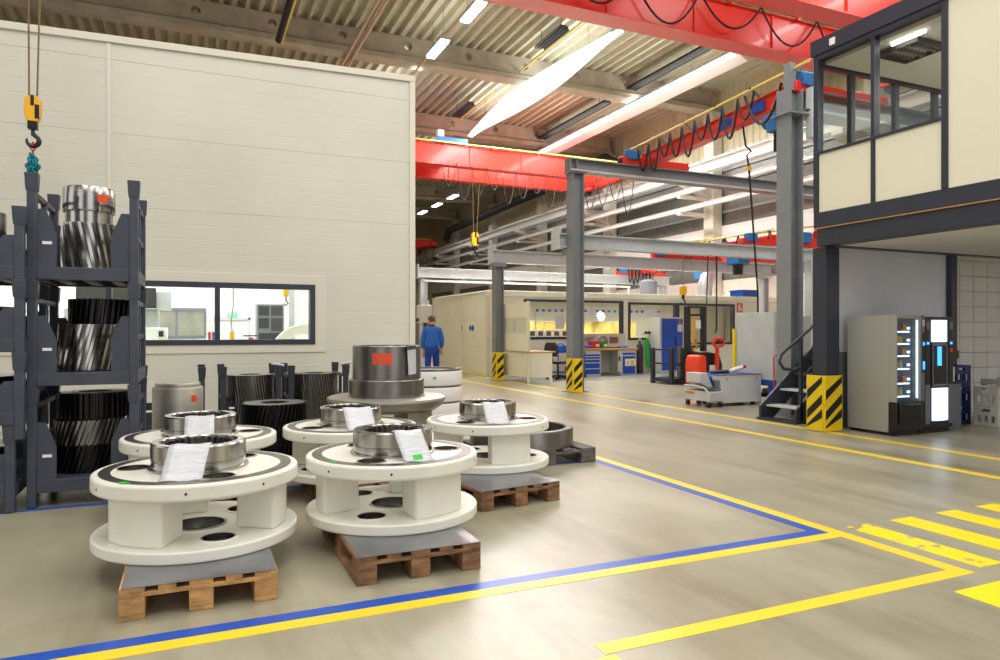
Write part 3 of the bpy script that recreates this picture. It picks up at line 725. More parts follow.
# ---- stacking steel crates: base frame, four posts with flared cups, gussets, side rails
def make_crate(label, x, y, z, w, d, h, m='crate', group=None, gus=True, cup=True, gz=.80):
    o = thing('stacking_crate', label, 'crate', (x, y, z), 0, group)
    a, b, p = w/2, d/2, .062
    mb = MB()
    for s in (-1, 1):
        mb.box(-a+p, a-p, s*(b-p/2)-p/2, s*(b-p/2)+p/2, .11, .205); mb.box(s*(a-p/2)-p/2, s*(a-p/2)+p/2, -b+p, b-p, .11, .205)
    for k in (-1, 0, 1): mb.box(k*w*.26-.04, k*w*.26+.04, -b+p, b-p, .12, .16)
    mb.build('base_frame', m, o, .004)
    MB().box(-a+p, a-p, -b+p, b-p, .185, .2).build('deck_sheet', m, o)
    for sx in (-1, 1):
        for sy in (-1, 1):
            cx, cy = sx*(a-p/2), sy*(b-p/2)
            q = MB().box(cx-p/2, cx+p/2, cy-p/2, cy+p/2, .005, h).build('post', m, o, .006)
            if cup:
                mb = MB(); r1, r2 = p/2+.004, p/2+.013
                ring = lambda r, z: [(cx-r, cy-r, z), (cx+r, cy-r, z), (cx+r, cy+r, z), (cx-r, cy+r, z)]
                mb.loft([ring(r1, h-.03), ring(r1+.003, h-.01), ring(r2, h+.10), ring(r2-.006, h+.10), ring(r1-.001, h-.005)], cap=False)
                mb.build('cup', m, q, .003)
    if gus:
        g = w*.17; z0 = .205; zt = h*gz
        for sx in (-1, 1):
            for sy in (-1, 1):
                X = lambda t: sx*(a-p-t); yy = sy*(b-p*.3)
                MB().prism([(X(-.005), z0), (X(g), z0), (X(g), z0+(zt-z0)*.58), (X(g*.45), zt), (X(-.005), zt)], 'y', yy-.005, yy+.005).build('gusset', m, o)
    mb = MB()
    for sx in (-1, 1):
        xx = sx*(a-p/2)
        for z in (h*.97-.02, h*.60): mb.box(xx-.018, xx+.018, -b+p, b-p, z-.02, z+.02)
        mb.box(xx-.018, xx+.018, -.025, .025, .2, h*.95)
    mb.build('side_rail', m, o, .003)
    t = MB().box(-a+p+.035, -a+p+.095, -b+.006, -b+.0085, h*.47, h*.47+.022).build('white_label', 'white_tag', o)
    return o
CX, CY = -.74, 6.49
cr = [make_crate('bottom crate of the tall three-high stack, holding two helical gears', CX, CY, 0, .724, .94, .785, group='grey stacking crates in the tall stack')]
cr.append(dup(cr[0], (CX, CY, .785), 0, 'middle crate of the tall stack, holding a shiny and a black gear'))
cr.append(dup(cr[0], (CX, CY, 1.57), 0, 'topmost crate of the tall stack, holding the shiny pinion shaft'))
cs = make_crate('lowest crate of the stack cut by the left edge of the photo', -1.555, 6.40, 0, .80, .94, .53, group='grey crates at the left edge')
for k, lab in enumerate(('second crate from the floor in the stack at the left edge of the photo', 'third crate from the floor in the stack at the left edge of the photo', 'topmost crate of the stack at the left edge of the photo')):
    dup(cs, (-1.495, 6.38, .52*(k+1)), 0, lab)
make_crate('crate standing between the tall stack and the brownish shaft', -.22, 9.35, 0, .72, .8, .77, 'crated', 'crates along the cream wall', gz=.52)
make_crate('crate along the wall below the right half of the long window', .66, 9.35, 0, .70, .8, .77, 'crated', 'crates along the cream wall', gz=.52)
make_crate('crate along the wall below the corner of the long window', 1.47, 9.35, 0, .74, .8, .77, 'crated', 'crates along the cream wall', gz=.52)

def helical(label, x, y, z, R, ri, h, n, tw, m, bore='steel', group=None, rz=0, depth=.03):
    o = thing('helical_gear', label, 'gear', (x, y, z), rz, group)
    gear(MB(), R, ri+.012, 0, h, n, tw, depth).build('toothed_ring', m, o, smooth=20)
    MB().lathe([(ri, -.0), (ri+.0135, 0), (ri+.0135, h+.002), (ri, h+.002)], 48, closed=True).build('bore', bore, o)
    return o
G1 = 'gears in the tall crate stack'
# bottom crate: shiny gear pair with a black one above
helical('lower half of the striped gear at the bottom of the tall stack', CX-.01, CY-.05, .202, .25, .1, .21, 38, .26, 'gearb', group=G1)
helical('silver-toothed gear in the bottom crate of the tall stack', CX-.01, CY-.05, .416, .25, .1, .19, 38, .26, 'steeld', group=G1)
helical('black gear lying on top inside the bottom crate of the tall stack', CX+.02, CY+.0, .612, .265, .12, .20, 38, .0, 'gearb', group=G1)
helical('shiny slanted-tooth gear in the middle crate of the tall stack', CX-.02, CY-.06, .992, .215, .1, .36, 24, .42, 'steel', group=G1, depth=.035)
helical('black gear on top of the shiny one in the middle crate', CX+.06, CY+.05, 1.355, .235, .1, .20, 32, .1, 'gearb', group=G1)
o = thing('pinion_shaft', 'shiny steel pinion shaft with thick collar in the topmost tall-stack crate', 'machine part', (CX-.02, CY-.0, 1.772))
gear(MB(), .20, .05, 0, .385, 18, -.42, .035).build('toothed_pinion', 'steel', o, smooth=20)
MB().lathe([(0, .38), (.168, .38), (.168, .475), (.183, .478), (.186, .488), (.186, .66), (.178, .675), (.05, .675), (.05, .6), (0, .6)], 64).build('collar', 'steel', o)
mb = MB(); wrap(mb, .1865, -66, -40, .55, .61); t = mb.build('orange_label', 'orange', o)
for k, (z, m_, lab) in enumerate(((.202, 'gearb', 'black gear in the lowest crate at the left edge of the photo'), (.722, 'gearb', 'black gear in the second crate at the left edge of the photo'), (1.242, 'steelb', 'dark steel gear in the third crate at the left edge of the photo'))):
    helical(lab, -1.495, 6.38, z, .28, .1, .24, 38, .15, m_, group='gears in the crates at the left edge')
o = thing('steel_shaft', 'steel shaft end with brown collar in the topmost left-edge crate', 'machine part', (-1.40, 6.3, 1.762))
MB().lathe([(0, 0), (.2, 0), (.2, .2), (.12, .22), (.12, .42), (0, .42)], 48).build('body', 'steel', o); MB().lathe([(.201, .13), (.21, .13), (.21, .2), (.201, .2)], 48, closed=True).build('collar', 'bench', o)
G2 = 'gears in the crates along the cream wall'
for k, (x, z, lab) in enumerate(((.66, .202, 'lower gear in the crate below the right half of the long window'), (.66, .482, 'upper gear in the crate below the right half of the long window'),
                                 (1.45, .202, 'lower gear in the crate below the corner of the long window'), (1.45, .482, 'upper gear in the crate below the corner of the long window'))):
    g = helical(lab, x, 9.2, z, .28, .12, .278, 48, -.16 if k % 2 else .16, 'steelb', group=G2, depth=.022)
for x, rz, lab in ((.99, .5, 'rolled white paper stuck on the post between the two wall crates'), (1.80, 2.6, 'rolled white paper stuck on the last crate post by the wall')):
    tag(MB().at(x, 9.0, .80, rz).cyl((-.1, 0, .10), (.06, 0, .07), .018).build('paper_roll', 'paper', None), lab, 'paper')
# ------------------------------------------------------------------ mezzanine office on the right
XM, YM = 7.4, 6.62
struct('floor_mezzanine', MB().box(XM+.1, 13.2, 1., YM-.04, 2.52, 2.80), 'soffit')
mb = MB().box(XM, XM+.10, 1., YM, 2.63, 2.83).box(XM+.1, 13.2, YM-.1, YM, 2.63, 2.83)
struct('trim_6', mb, 'dark', .004)
struct('trim_7', MB().box(XM+.03, XM+.24, 1., YM-.02, 2.40, 2.63).box(XM+.24, 13.2, YM-.16, YM-.02, 2.40, 2.63), 'dark', .004)
struct('trim_8', MB().box(XM-.002, XM+.1, 1., YM, 2.622, 2.632), 'bench')
struct('ceiling_below_mezzanine', MB().box(XM+.24, 13.2, 1., YM-.16, 2.41, 2.45), 'soffit')
# solid part, parapet panels, window posts
struct('wall_mezzanine', MB().box(XM+.01, XM+.12, 1., 4.86, 2.83, 5.2), 'mezzpanel')
for a, b in ((4.93, 5.74), (5.79, 6.55)):
    struct('wall_mezzanine_parapet', MB().box(XM+.02, XM+.09, a, b, 2.83, 3.60), 'mezzpanel', .003)
struct('wall_mezzanine_side', MB().box(XM+.08, 13.2, YM-.08, YM-.02, 2.83, 3.6), 'mezzpanel')
struct('trim_9', MB().box(XM-.01, XM+.13, 4.86, 4.93, 2.83, 4.86), 'dark', .004)
w = struct('window_2', MB().box(XM-.005, XM+.10, YM-.07, YM, 2.83, 4.86).box(XM, XM+.10, 5.74, 5.79, 2.83, 4.84).box(XM-.005, XM+.11, 4.93, YM-.07, 3.58, 3.615).box(XM-.01, XM+.11, 4.93, YM-.07, 4.80, 4.86), 'dark', .003)
MB().box(XM+.04, XM+.046, 4.93, 5.74, 3.615, 4.80).build('pane', 'glassd', w); MB().box(XM+.04, XM+.046, 5.79, YM-.07, 3.615, 4.80).build('pane', 'glassd', w)
mb = MB().box(XM+.1, 13.2, YM-.075, YM-.005, 3.58, 3.63).box(XM+.1, 13.2, YM-.075, YM-.005, 4.72, 4.86)
for x in (8.04, 8.9, 9.72, 10.6, 11.5, 12.4): mb.box(x-.04, x+.04, YM-.075, YM-.005, 3.63, 4.72)
w = struct('window_3', mb, 'dark', .003); MB().box(XM+.1, 13.2, YM-.045, YM-.04, 3.63, 4.72).build('pane', 'glassd', w)
struct('trim_10', MB().box(XM-.03, XM+.16, 1., YM+.03, 4.86, 5.06).box(XM+.16, 13.2, YM-.14, YM+.03, 4.86, 5.06), 'dark', .005)
struct('ceiling_office', MB().box(XM+.11, 13.2, 1., YM-.09, 4.755, 4.80), 'officeceil'); struct('roof_mezzanine', MB().box(XM+.1, 13.2, 1., YM-.1, 4.87, 5.0), 'officeceil')
struct('wall_office_back', MB().box(13.2, 13.3, 1., YM, 2.4, 5.0), 'white'); struct('wall_office_near', MB().box(XM, 13.2, .95, 1., 0, 5.0), 'white')
tag(MB().box(XM-.045, XM-.03, 6.26, 6.34, 4.90, 4.99).build('motion_sensor', 'white_tag', None, .003), 'small white box on the dark roof edge of the glazed office', 'sensor')
o = thing('office_ceiling_light', 'louvred ceiling light with a lit tube inside the raised office', 'ceiling light', (8.02, 5.72, 4.688), 0)
mb = MB().box(-.27, .27, -.27, -.25, 0, .06).box(-.27, .27, .25, .27, 0, .06).box(-.27, -.25, -.25, .25, 0, .06).box(.25, .27, -.25, .25, 0, .06); mb.build('frame', 'heater', o)
for k in range(3):
    mb = MB(); y = -.16+.16*k
    for i in range(8): mb.box(-.23+i*.065, -.222+i*.065, y-.05, y+.05, .0, .045)
    mb.build('louvre', 'steel', o)
MB().box(-.25, .25, -.25, .25, .055, .068).build('reflector', 'steelgrey', o)
tag(MB().cyl((7.68, 5.30, 4.735), (7.68, 5.72, 4.735), .018).build('lamp_tube', 'lamp', None), 'thin bright tube beside the louvred office light', 'lamp')
tag(MB().box(XM+.0, XM+.012, 4.30, 4.52, 5.0, 5.10).build('vent_grille', 'steelgrey', None, .003), 'small grey vent high on the cream office wall', 'vent')
# column and rooms below
struct('wall_mezzanine_column', MB().box(7.56, 7.80, YM-.06, YM+.16, 0, 2.40), 'dark', .006)
struct('wall_niche', MB().box(7.80, 10.15, 6.68, 6.78, 1.02, 2.42), 'nichew'); struct('wall_niche_dado', MB().box(7.80, 10.15, 6.675, 6.78, 0, 1.02), 'dado')
tag(MB().box(7.83, 7.90, 6.64, 6.675, 1.0, 1.07).build('wall_socket', 'dark', None, .005), 'dark socket at the top of the grey dado by the mezzanine column', 'socket')
struct('wall_niche_post', MB().box(10.13, 10.26, 6.60, 6.74, 0, 2.42), 'dark', .004)
mb = MB(); z = 0
while z < 2.42:
    x = 10.26
    while x < 13.2: mb.box(x+.004, min(x+.336, 13.2), 7.0, 7.06, z+.004, min(z+.236, 2.42)); x += .34
    z += .24
struct('wall_block', mb, 'tile', .006, smooth=0); struct('wall_block_backing', MB().box(10.2, 13.3, 7.03, 7.1, 0, 2.42), 'tile')
struct('ceiling_niche', MB().box(10.15, 13.2, 6.6, 7.1, 2.40, 2.44), 'soffit')
# hazard guards round the columns
def guard(label, x, y, w1, w2, h, rz=0):
    """two-plate kick guard: narrow plate to the left, wide plate to the right, along local x"""
    o = thing('column_guard', label, 'column guard', (x, y, 0), rz, 'striped column guards')
    def plate(x0, x1, nm, side):
        w = x1-x0; y0, y1 = -.0145, -.0118; mb = MB(); q = MB()
        if side: T = Matrix.Rotation(-PI/2, 4, 'Z') @ Matrix.Translation((-w-.014, 0, 0)); mb.T = q.T = T
        pl = q.box(x0, x1, -.012, .012, .01, h).build(nm, 'yguard', o, .003)
        for c in ((.26, .52), (.62, .88)) + (((.0, .13),) if w > .2 else ()):
            lo, hi = h*(c[0]-.05), h*(c[1]-.12); sl = min(.22, w*.85)
            P = [(x0+.012, lo), (x1-.012, lo+sl), (x1-.012, lo+sl+.115), (x0+.012, lo+.115)]
            P = [(a, min(max(b, .05), h-.01)) for a, b in P]
            mb.prism(P, 'y', y0, y1)
        mb.build('black_stripes', 'kguard', pl)
    plate(0, w2, 'front_plate', False); plate(0, w1, 'side_plate', True)
    return o
guard('black and yellow striped guard at the mezzanine column beside the vending machines', 7.40, 6.45, .26, .31, .725)
guard('striped guard at the foot of the tall gantry column opposite the workbench', 7.31, 12.70, .26, .22, .72)
guard('striped guard at the gantry column beside the desk partition', 7.27, 16.62, .26, .21, .74)
# stair behind the column
o = thing('steel_stair', 'dark steel stair with looped handrail rising behind the mezzanine column', 'stair', (7.75, 7.5, 0))
for s in (-.33, .33):
    MB().prism([(-.08, .0), (.15, .0), (3.3, 2.62), (3.3, 2.83), (3.1, 2.83), (-.08, .20)], 'y', s-.02, s+.02).build('stringer', 'dark', o)
for k in range(11):
    MB().box(.02+k*.27, .30+k*.27, -.31, .31, .19+k*.225, .215+k*.225).build('step', 'steelgrey' if k < 2 else 'heater', o, .004)
for s in (-.33,):
    pts = [(.02, s, .80), (-.10, s, .76), (-.30, s, .78), (-.38, s, .88), (-.34, s, .98), (-.25, s, 1.04), (.2, s, 1.33), (3.0, s, 3.62)]
    MB().tube(pts, .022, 8).build('handrail', 'dark', o); MB().tube([(.02, s, .62), (.45, s, .97), (3., s, 3.05)], .013, 6).build('mid_rail', 'dark', o)
    mb = MB(); 
    for x, zb, zt in ((.02, .05, 1.22), (1.5, 1.3, 2.42), (2.9, 2.5, 3.54)): mb.bar((x, s, zb), (x, s, zt), .04, .04)
    mb.build('baluster', 'dark', o)
MB().box(-.12, .08, -.36, .36, 0, .03).build('foot_plate', 'dark', o)

# ---- vending machines
def snack(o, kind, x, z, k):
    if kind == 0: return MB().prism([(x-.022, z), (x+.022, z), (x+.026, z+.07), (x, z+.085), (x-.026, z+.07)], 'y', .05, .075).build('snack_pack', ('snack', 'snack2', 'snack3', 'snack4')[k % 4], o, .006)
    return MB().lathe([(0, z), (.018, z), (.02, z+.06), (.009, z+.085), (.009, z+.1), (0, z+.1)], 12, (x, .06)).build('bottle', ('snack', 'snack2', 'snack3', 'snack4')[k % 4], o)
o = thing('vending_machine', 'silver-sided snack vending machine with lit glass front', 'vending machine', (8.15, 5.82, 0))
MB().box(-.255, .255, .11, .70, .04, 1.5).build('cabinet', 'vend', o, .006)
MB().box(-.245, .245, .06, .66, 0, .04).build('plinth', 'vblack', o)
MB().box(-.255, -.235, .0, .11, .42, 1.455).box(.165, .2, .0, .11, .42, 1.455).box(-.255, .2, .0, .11, 1.455, 1.5).build('door_frame', 'vend', o, .004)
MB().box(-.235, .165, .10, .112, .42, 1.455).build('back_panel', 'vgrey', o)
MB().box(.147, .163, .02, .035, .46, 1.44).build('light_strip', 'vstrip', o)
for k, z in enumerate((.50, .66, .84, 1.0, 1.15, 1.30)):
    sh = MB().box(-.232, .0, .02, .10, z-.012, z).build('shelf', 'steelgrey', o)
    MB().box(-.23, .0, .012, .02, z-.02, z+.0).build('price_rail', 'vstrip', sh)
    for j in range(3+(k % 2)): snack(o, 0 if k in (1, 3, 4) else 1, -.205+j*.055, z, (k*2+j) if k != 4 else 1)
    MB().box(.07, .11, .085, .099, z+.02, z+.05).build('interior_lamp', 'vstrip', o)
MB().box(-.235, .165, .006, .010, .44, 1.455).build('glass', 'glass', o)
MB().box(-.255, .255, -.005, .11, .06, .42).build('lower_door', 'vblack', o, .01); MB().box(-.22, .17, -.035, .0, .16, .40).build('delivery_flap', 'vblack', o, .02)
MB().box(.2, .255, -.008, .11, .42, 1.5).build('control_panel', 'vgrey', o, .004)
MB().box(.205, .25, -.014, -.007, .78, 1.28).build('keypad_panel', 'vblack', o, .003); MB().box(.21, .245, -.017, -.013, .82, .92).build('display', 'vledb', o); MB().box(.212, .243, -.017, -.013, 1.12, 1.16).build('coin_light', 'vledb', o)
MB().box(.205, .25, -.014, -.007, 1.36, 1.44).build('card_reader', 'steelgrey', o, .003)
o = thing('vending_machine', 'black drinks vending machine with two white glowing panels', 'vending machine', (8.72, 5.84, 0))
MB().box(-.28, .28, .06, .68, .04, 1.48).build('cabinet', 'vblack', o, .008); MB().box(-.27, .27, .06, .66, 0, .04).build('plinth', 'vblack', o)
MB().box(-.28, .28, .0, .06, .06, 1.48).build('door', 'vblack', o, .012)
def curved(name, x0, x1, z0, z1, m):
    pts = [(x0, .0)]+[(x0+(x1-x0)*i/8, -.012-.035*math.sin(PI*i/8)) for i in range(9)]+[(x1, .0)]
    return MB().prism(pts, 'z', z0, z1).build(name, m, o, .01)
curved('upper_light_panel', -.16, .14, 1.16, 1.44, 'vled'); curved('lower_light_panel', -.15, .16, .16, .575, 'vled')
MB().box(-.13, .13, -.012, .002, .62, 1.12).build('dispenser_window', 'tray', o, .01)
MB().box(-.145, .145, -.016, -.004, .60, .625).box(-.145, .145, -.016, -.004, 1.115, 1.14).box(-.145, -.125, -.016, -.004, .625, 1.115).box(.125, .145, -.016, -.004, .625, 1.115).build('window_frame', 'vgrey', o, .004)
MB().box(-.05, .02, -.02, -.012, .86, 1.10).build('selection_display', 'vledb', o)
for s in (-1, 1):
    x = s*.225; MB().box(x-.045, x+.045, -.006, .002, .66, 1.16).build('side_panel', 'tray', o, .004); MB().box(x-.045, x+.045, -.006, .002, .12, .62).build('side_panel', 'vgrey', o, .004)
    MB().box(x-.03, x+.03, -.01, .0, 1.32, 1.42).build('reader', 'vgrey', o, .003); MB().box(x-.02, x+.02, -.011, -.004, 1.13, 1.16).build('indicator_light', 'vledb', o)
MB().box(.2, .25, -.012, -.004, 1.03, 1.08).build('button', 'orange', o)
o = thing('water_cooler', 'grey water cooler standing right of the drinks machine', 'water cooler', (9.25, 6.1, 0))
MB().box(-.13, .13, -.12, .12, 0, .62).box(-.13, .13, .0, .12, .62, 1.04).build('cabinet', 'vgrey', o, .008); MB().box(-.12, .12, -.12, -.0, .60, .63).build('drip_tray', 'tray', o); MB().box(-.12, .12, -.10, .0, .93, 1.04).build('tap_head', 'tray', o, .01)
MB().cyl((-.0, -.06, .63), (-.0, -.06, .82), .045).build('cup_stack', 'white_tag', o); MB().box(-.05, .0, -.09, -.03, .83, .93).build('tap', 'steelgrey', o)
def bottle_crate(label, x, y, z, w, d, h, m, group, rz=0):
    o = thing('bottle_crate', label, 'crate', (x, y, z), rz, group); a, b, t = w/2, d/2, .012
    for sx in (-1, 1):
        MB().plate(rect(-b, b, 0, h), [rect(-b*.75+i*b*.55, -b*.75+i*b*.55+b*.3, h*.2, h*.55) for i in range(3)]+[rect(-b*.35, b*.35, h*.72, h*.88)], sx*a-t/2, sx*a+t/2, 'x').build('side_wall', m, o)
    for sy in (-1, 1):
        MB().plate(rect(-a, a, 0, h), [rect(-a*.82+i*a*.44, -a*.82+i*a*.44+a*.26, h*.2, h*.55) for i in range(4)]+[rect(-a*.3, a*.3, h*.72, h*.88)], sy*b-t/2, sy*b+t/2, 'y').build('side_wall', m, o)
    MB().box(-a, a, -b, b, 0, .01).build('floor', m, o)
    return o
names = ('bottom', 'second', 'third')
for k in range(3): bottle_crate(names[k]+' blue bottle crate of the dark stack beside the water cooler', 9.80, 6.42, .275*k, .40, .34, .27, 'bcrate', 'dark blue bottle crates')
for k in range(2): bottle_crate(names[k]+' white bottle crate of the near stack by the block wall', 10.12, 6.0, .27*k, .38, .32, .265, 'wcrate', 'white bottle crates')
bottle_crate('white bottle crate standing behind on the right by the block wall', 10.58, 6.2, 0, .36, .3, .62, 'wcrate', 'white bottle crates')
# ------------------------------------------------------------------ grey steel gantries with light cranes
def hcol(mb, x, y, z0, z1, w, d, t=.018):
    mb.box(x-w/2, x-w/2+t, y-d/2, y+d/2, z0, z1).box(x+w/2-t, x+w/2, y-d/2, y+d/2, z0, z1).box(x-w/2+t, x+w/2-t, y-t/2, y+t/2, z0, z1); return mb
def column(o, x, y, h, w, d, m='colgrey'):
    c = hcol(MB(), x, y, .02, h, w, d).build('column', m, o)
    MB().box(x-w*.75, x+w*.75, y-d*.75, y+d*.75, 0, .02).build('base_plate', m, c); return c
# tall frame at the aisle, middle
o = thing('gantry_frame', 'tall grey steel gantry column with two crossbeams opposite the workbench', 'gantry', (7.5, 12.95, 0))
column(o, 0, 0, 4.68, .28, .28)
MB().box(-.2, .2, -.16, .16, 4.66, 4.69).build('cap_plate', 'colgrey', o)
b = ibeam(MB(), (-.2, 0, 4.97), (7.2, 0, 4.97), .28, .26, .022).build('upper_beam', 'colgrey', o)
MB().box(-.03, -.01, -.12, .12, 4.71, 4.95).box(-.19, -.17, -.12, .12, 4.71, 4.95).build('stiffener', 'colgrey', b)
MB().box(-.2, 7.2, -.2, -.13, 4.69, 4.72).build('running_rail', 'steelgrey', b)
b = ibeam(MB(), (-.33, .25, 3.40), (7.6, .25, 3.40), .30, .26, .022).build('lower_beam', 'steelgrey', o)
MB().box(-.33, -.28, .1, .4, 3.40, 3.55).box(-.36, -.33, .08, .42, 3.05, 3.45).build('end_stop', 'steelgrey', b)
MB().box(-.12, .12, .1, .4, 2.95, 3.10).build('beam_bracket', 'colgrey', o)
column(o, 7.0, .1, 3.10, .22, .22, 'steelgrey')
# near frame at the bin area
o = thing('gantry_frame', 'nearest grey gantry column beside the stair, carrying a crane beam behind the office glass', 'gantry', (8.42, 7.98, 0))
column(o, 0, 0, 5.0, .26, .28)
MB().box(-.2, .2, -.2, .2, 4.60, 4.625).build('bracket_plate', 'colgrey', o); MB().box(-.06, .06, -.06, .06, 5.0, 5.42).build('top_post', 'colgrey', o)
MB().box(.24, .36, -.22, -.14, 4.25, 5.02).box(.2, .24, -.24, -.12, 4.25, 5.02).build('splice_plate', 'steelgrey', o, .004)
b = ibeam(MB(), (.2, 0, 5.02), (8.5, 0, 5.02), .30, .28, .022).build('crane_beam', 'colgrey', o)
MB().box(.2, 8.5, -.2, .2, 4.66, 4.70).build('running_rail', 'steelgrey', b)
column(o, 8.2, 0, 4.72, .26, .26)
# low frames farther back
o = thing('gantry_frame', 'grey gantry column beside the desk partition with one low crossbeam', 'gantry', (7.43, 16.9, 0))
column(o, 0, 0, 3.10, .24, .24)
MB().box(-.18, .18, -.16, .16, 3.0, 3.10).build('head_plate', 'colgrey', o)
b = ibeam(MB(), (-.2, 0, 3.44), (9.6, 0, 3.44), .33, .28, .022).build('crossbeam', 'steelgrey', o)
MB().box(-.23, -.2, -.15, .15, 3.08, 3.56).box(-.2, -.1, -.1, .1, 3.44, 3.60).build('end_stop', 'steelgrey', b)
column(o, 9.28, 0, 3.10, .22, .22, 'steelgrey'); MB().box(9.1, 9.46, -.14, .14, 2.98, 3.10).build('head_plate', 'steelgrey', o)
o = thing('gantry_frame', 'farthest grey gantry column at the back corner of the cream booth', 'gantry', (7.35, 23.2, 0))
column(o, 0, 0, 3.12, .24, .24, 'steelgrey')
b = ibeam(MB(), (-.2, 0, 3.5), (10.5, 0, 3.5), .34, .28, .022).build('crossbeam', 'steelgrey', o)
MB().box(-.23, -.2, -.15, .15, 3.12, 3.62).build('end_stop', 'steelgrey', b)
column(o, 10.2, 0, 3.14, .22, .22, 'steelgrey')
o = thing('cable_channel', 'thin cream cable channel hung below the farthest gantry beam', 'cable channel', (7.2, 22.7, 2.98))
MB().box(0, 8.4, -.03, .03, 0, .07).build('channel', 'rail', o); MB().box(8.3, 8.36, -.03, .03, -.5, .0).build('drop', 'rail', o)
mb = MB()
for x in (1.5, 3.2, 5.6): mb.cyl((x, 0, .07), (x, .3, .25), .012, n=6)
mb.build('hanger', 'rail', o)

# ---- light red bridge cranes on the gantries
def coil(mb, x, y0, y1, z, n, s, rr=.016, dx=0):
    for k in range(n):
        a = y0+(y1-y0)*k/n; b = y0+(y1-y0)*(k+1)/n; q = s*(.75+.25*math.sin(k*2.3))
        mb.append(([(x+dx, a, z)]+[Vector(p) for p in catenary((x+dx, a, z-.03), (x+dx, b, z-.03), q, 10)]+[(x+dx, b, z)], rr))
# high crane between the two tall frames
o = thing('light_crane', 'red light bridge crane with yellow festoon rails and looped cables near the office', 'crane', (9.4, 10.45, 4.98))
xb0, xb1 = .25, -.95        # bridge runs slightly skew between the frames
yl = 2.55
g = MB().bar((-.05, yl, .12), (-.62, -yl+.1, .12), .16, .26).build('bridge_beam', 'red', o); 
MB().bar((-.05, yl, .255), (-.62, -yl+.1, .255), .24, .02).bar((-.05, yl, -.015), (-.62, -yl+.1, -.015), .22, .02).build('flange', 'red', g)
for y, x0, x1 in ((2.5, -.75, 1.05), (-2.47, -.95, 1.1)):
    c = MB().box(x0, x1, y-.09, y+.09, -.0, .17).build('end_carriage', 'red', o, .012)
    mb = MB()
    for x in (x0+.0, x1-.0): mb.cyl((x-.04, y, .08), (x+.04, y, .08), .06, n=12)
    mb.build('buffer', 'black', c)
    MB().box(x0+.12, x0+.42, y-.15, y+.05, .1, .30).cyl((x0+.1, y-.05, .25), (x0+.45, y-.05, .25), .09).build('drive_motor', 'blue', c, .02)
for dz, dx in ((.42, -.22), (.36, -.30)):
    MB().cyl((-.12+dx, yl+.3, dz), (-.70+dx, -yl-.3, dz-.02), .014).build('festoon_rail', 'ypipe', o)
mb = MB()
for k in range(6):
    t = k/5; mb.bar((-.05-.57*t, yl-5*t, .24), (-.36-.57*t, yl-5*t, .42), .03, .03)
mb.build('rail_bracket', 'steeld', o)
L = []
for k in range(9):
    t0, t1 = .04+k*.085, .04+(k+1)*.085
    P0 = Vector((-.36-.57*t0, yl-5.1*t0, .33)); P1 = Vector((-.36-.57*t1, yl-5.1*t1, .33))
    MB().tube(catenary(P0, P1, .52+.12*math.sin(k*2.1), 10), .022, 6).build('festoon_cable', 'black', o)
MB().tube(catenary((-.82, -1.35, .3), (-.98, -2.3, .2), .55, 10), .024, 6).build('festoon_cable', 'black', o)
h = MB().box(-.75, -.45, -2.15, -1.75, -.42, -.12).cyl((-.6, -2.3, -.2), (-.6, -1.6, -.2), .12).build('hoist', 'blue', o, .02)
MB().box(-.7, -.5, -2.05, -1.85, -.75, -.42).build('chain_box', 'vblack', h, .02)
MB().box(-.5, -.48, -.95, -.35, .02, .2).box(-.64, -.62, -1.6, -1.25, .02, .2).build('name_plate', 'bluep', o)
tag(MB().tube([(9.0, 9.6, 5.0), (9.02, 9.55, 4.6), (9.1, 9.5, 4.5), (9.0, 9.5, 4.42), (9.05, 9.5, 4.2), (9.5, 9.75, 2.0), (9.55, 9.8, 1.6)], .018, 6).build('pendant_cable', 'black', None), 'long black pendant cable hanging past the nearest gantry column', 'cable')
tag(MB().box(9.02, 9.08, 9.47, 9.53, 4.15, 4.22).build('cable_clip', 'hook', None, .005), 'small yellow clip on the long black pendant cable', 'clip')
# low cranes
def low_crane(label, x, ya, yb, z, xe, ncab=6, festoon=True, hx=None):
    o = thing('light_crane', label, 'crane', (x, (ya+yb)/2, z)); h = (yb-ya)/2
    MB().box(-.09, .09, -h, h, .10, .30).build('bridge_beam', 'red2', o, .004)
    for y in (-h, h):
        MB().box(-xe, xe, y-.08, y+.08, .0, .14).build('end_carriage', 'red2', o, .01)
        MB().box(-xe+.1, -xe+.42, y-.16, y+.0, .06, .26).build('drive_motor', 'blue', o, .02)
    MB().cyl((-.18, -h, .42), (-.18, h, .42), .02).build('festoon_rail', 'ypipe', o)
    mb = MB()
    for k in range(5): mb.bar((0, -h+.2+k*(2*h-.4)/4, .28), (-.18, -h+.2+k*(2*h-.4)/4, .42), .03, .03)
    mb.build('rail_bracket', 'steeld', o)
    for k in range(ncab):
        a = -h+.1+k*(2*h-.2)/ncab; b = a+(2*h-.2)/ncab
        MB().tube(catenary((-.18, a, .40), (-.18, b, .40), .42, 8), .02, 6).build('festoon_cable', 'black', o)
    q = MB().box(-.2, .2, -h*.2-.25, -h*.2+.25, -.35, -.0).build('hoist', 'blue', o, .03)
    MB().cyl((0, -h*.2, -.62), (0, -h*.2, -.35), .13, .15).build('chain_bucket', 'vblack', q)
    if ncab > 6:
        for k in range(7): MB().tube(catenary((-.75+k*.17, h-.22, .32), (-.58+k*.17, h-.22, .32), .62+.08*(k % 2), 8), .022, 6).build('festoon_cable', 'black', o)
    return o
low_crane('low red light crane with blue motor over the blue tool cabinet', 13.6, 13.25, 16.85, 3.45, 1.25)
low_crane('low red light crane with bunched cables over the second window of the workshop', 16.4, 17.0, 23.1, 3.50, 1.15, 9)
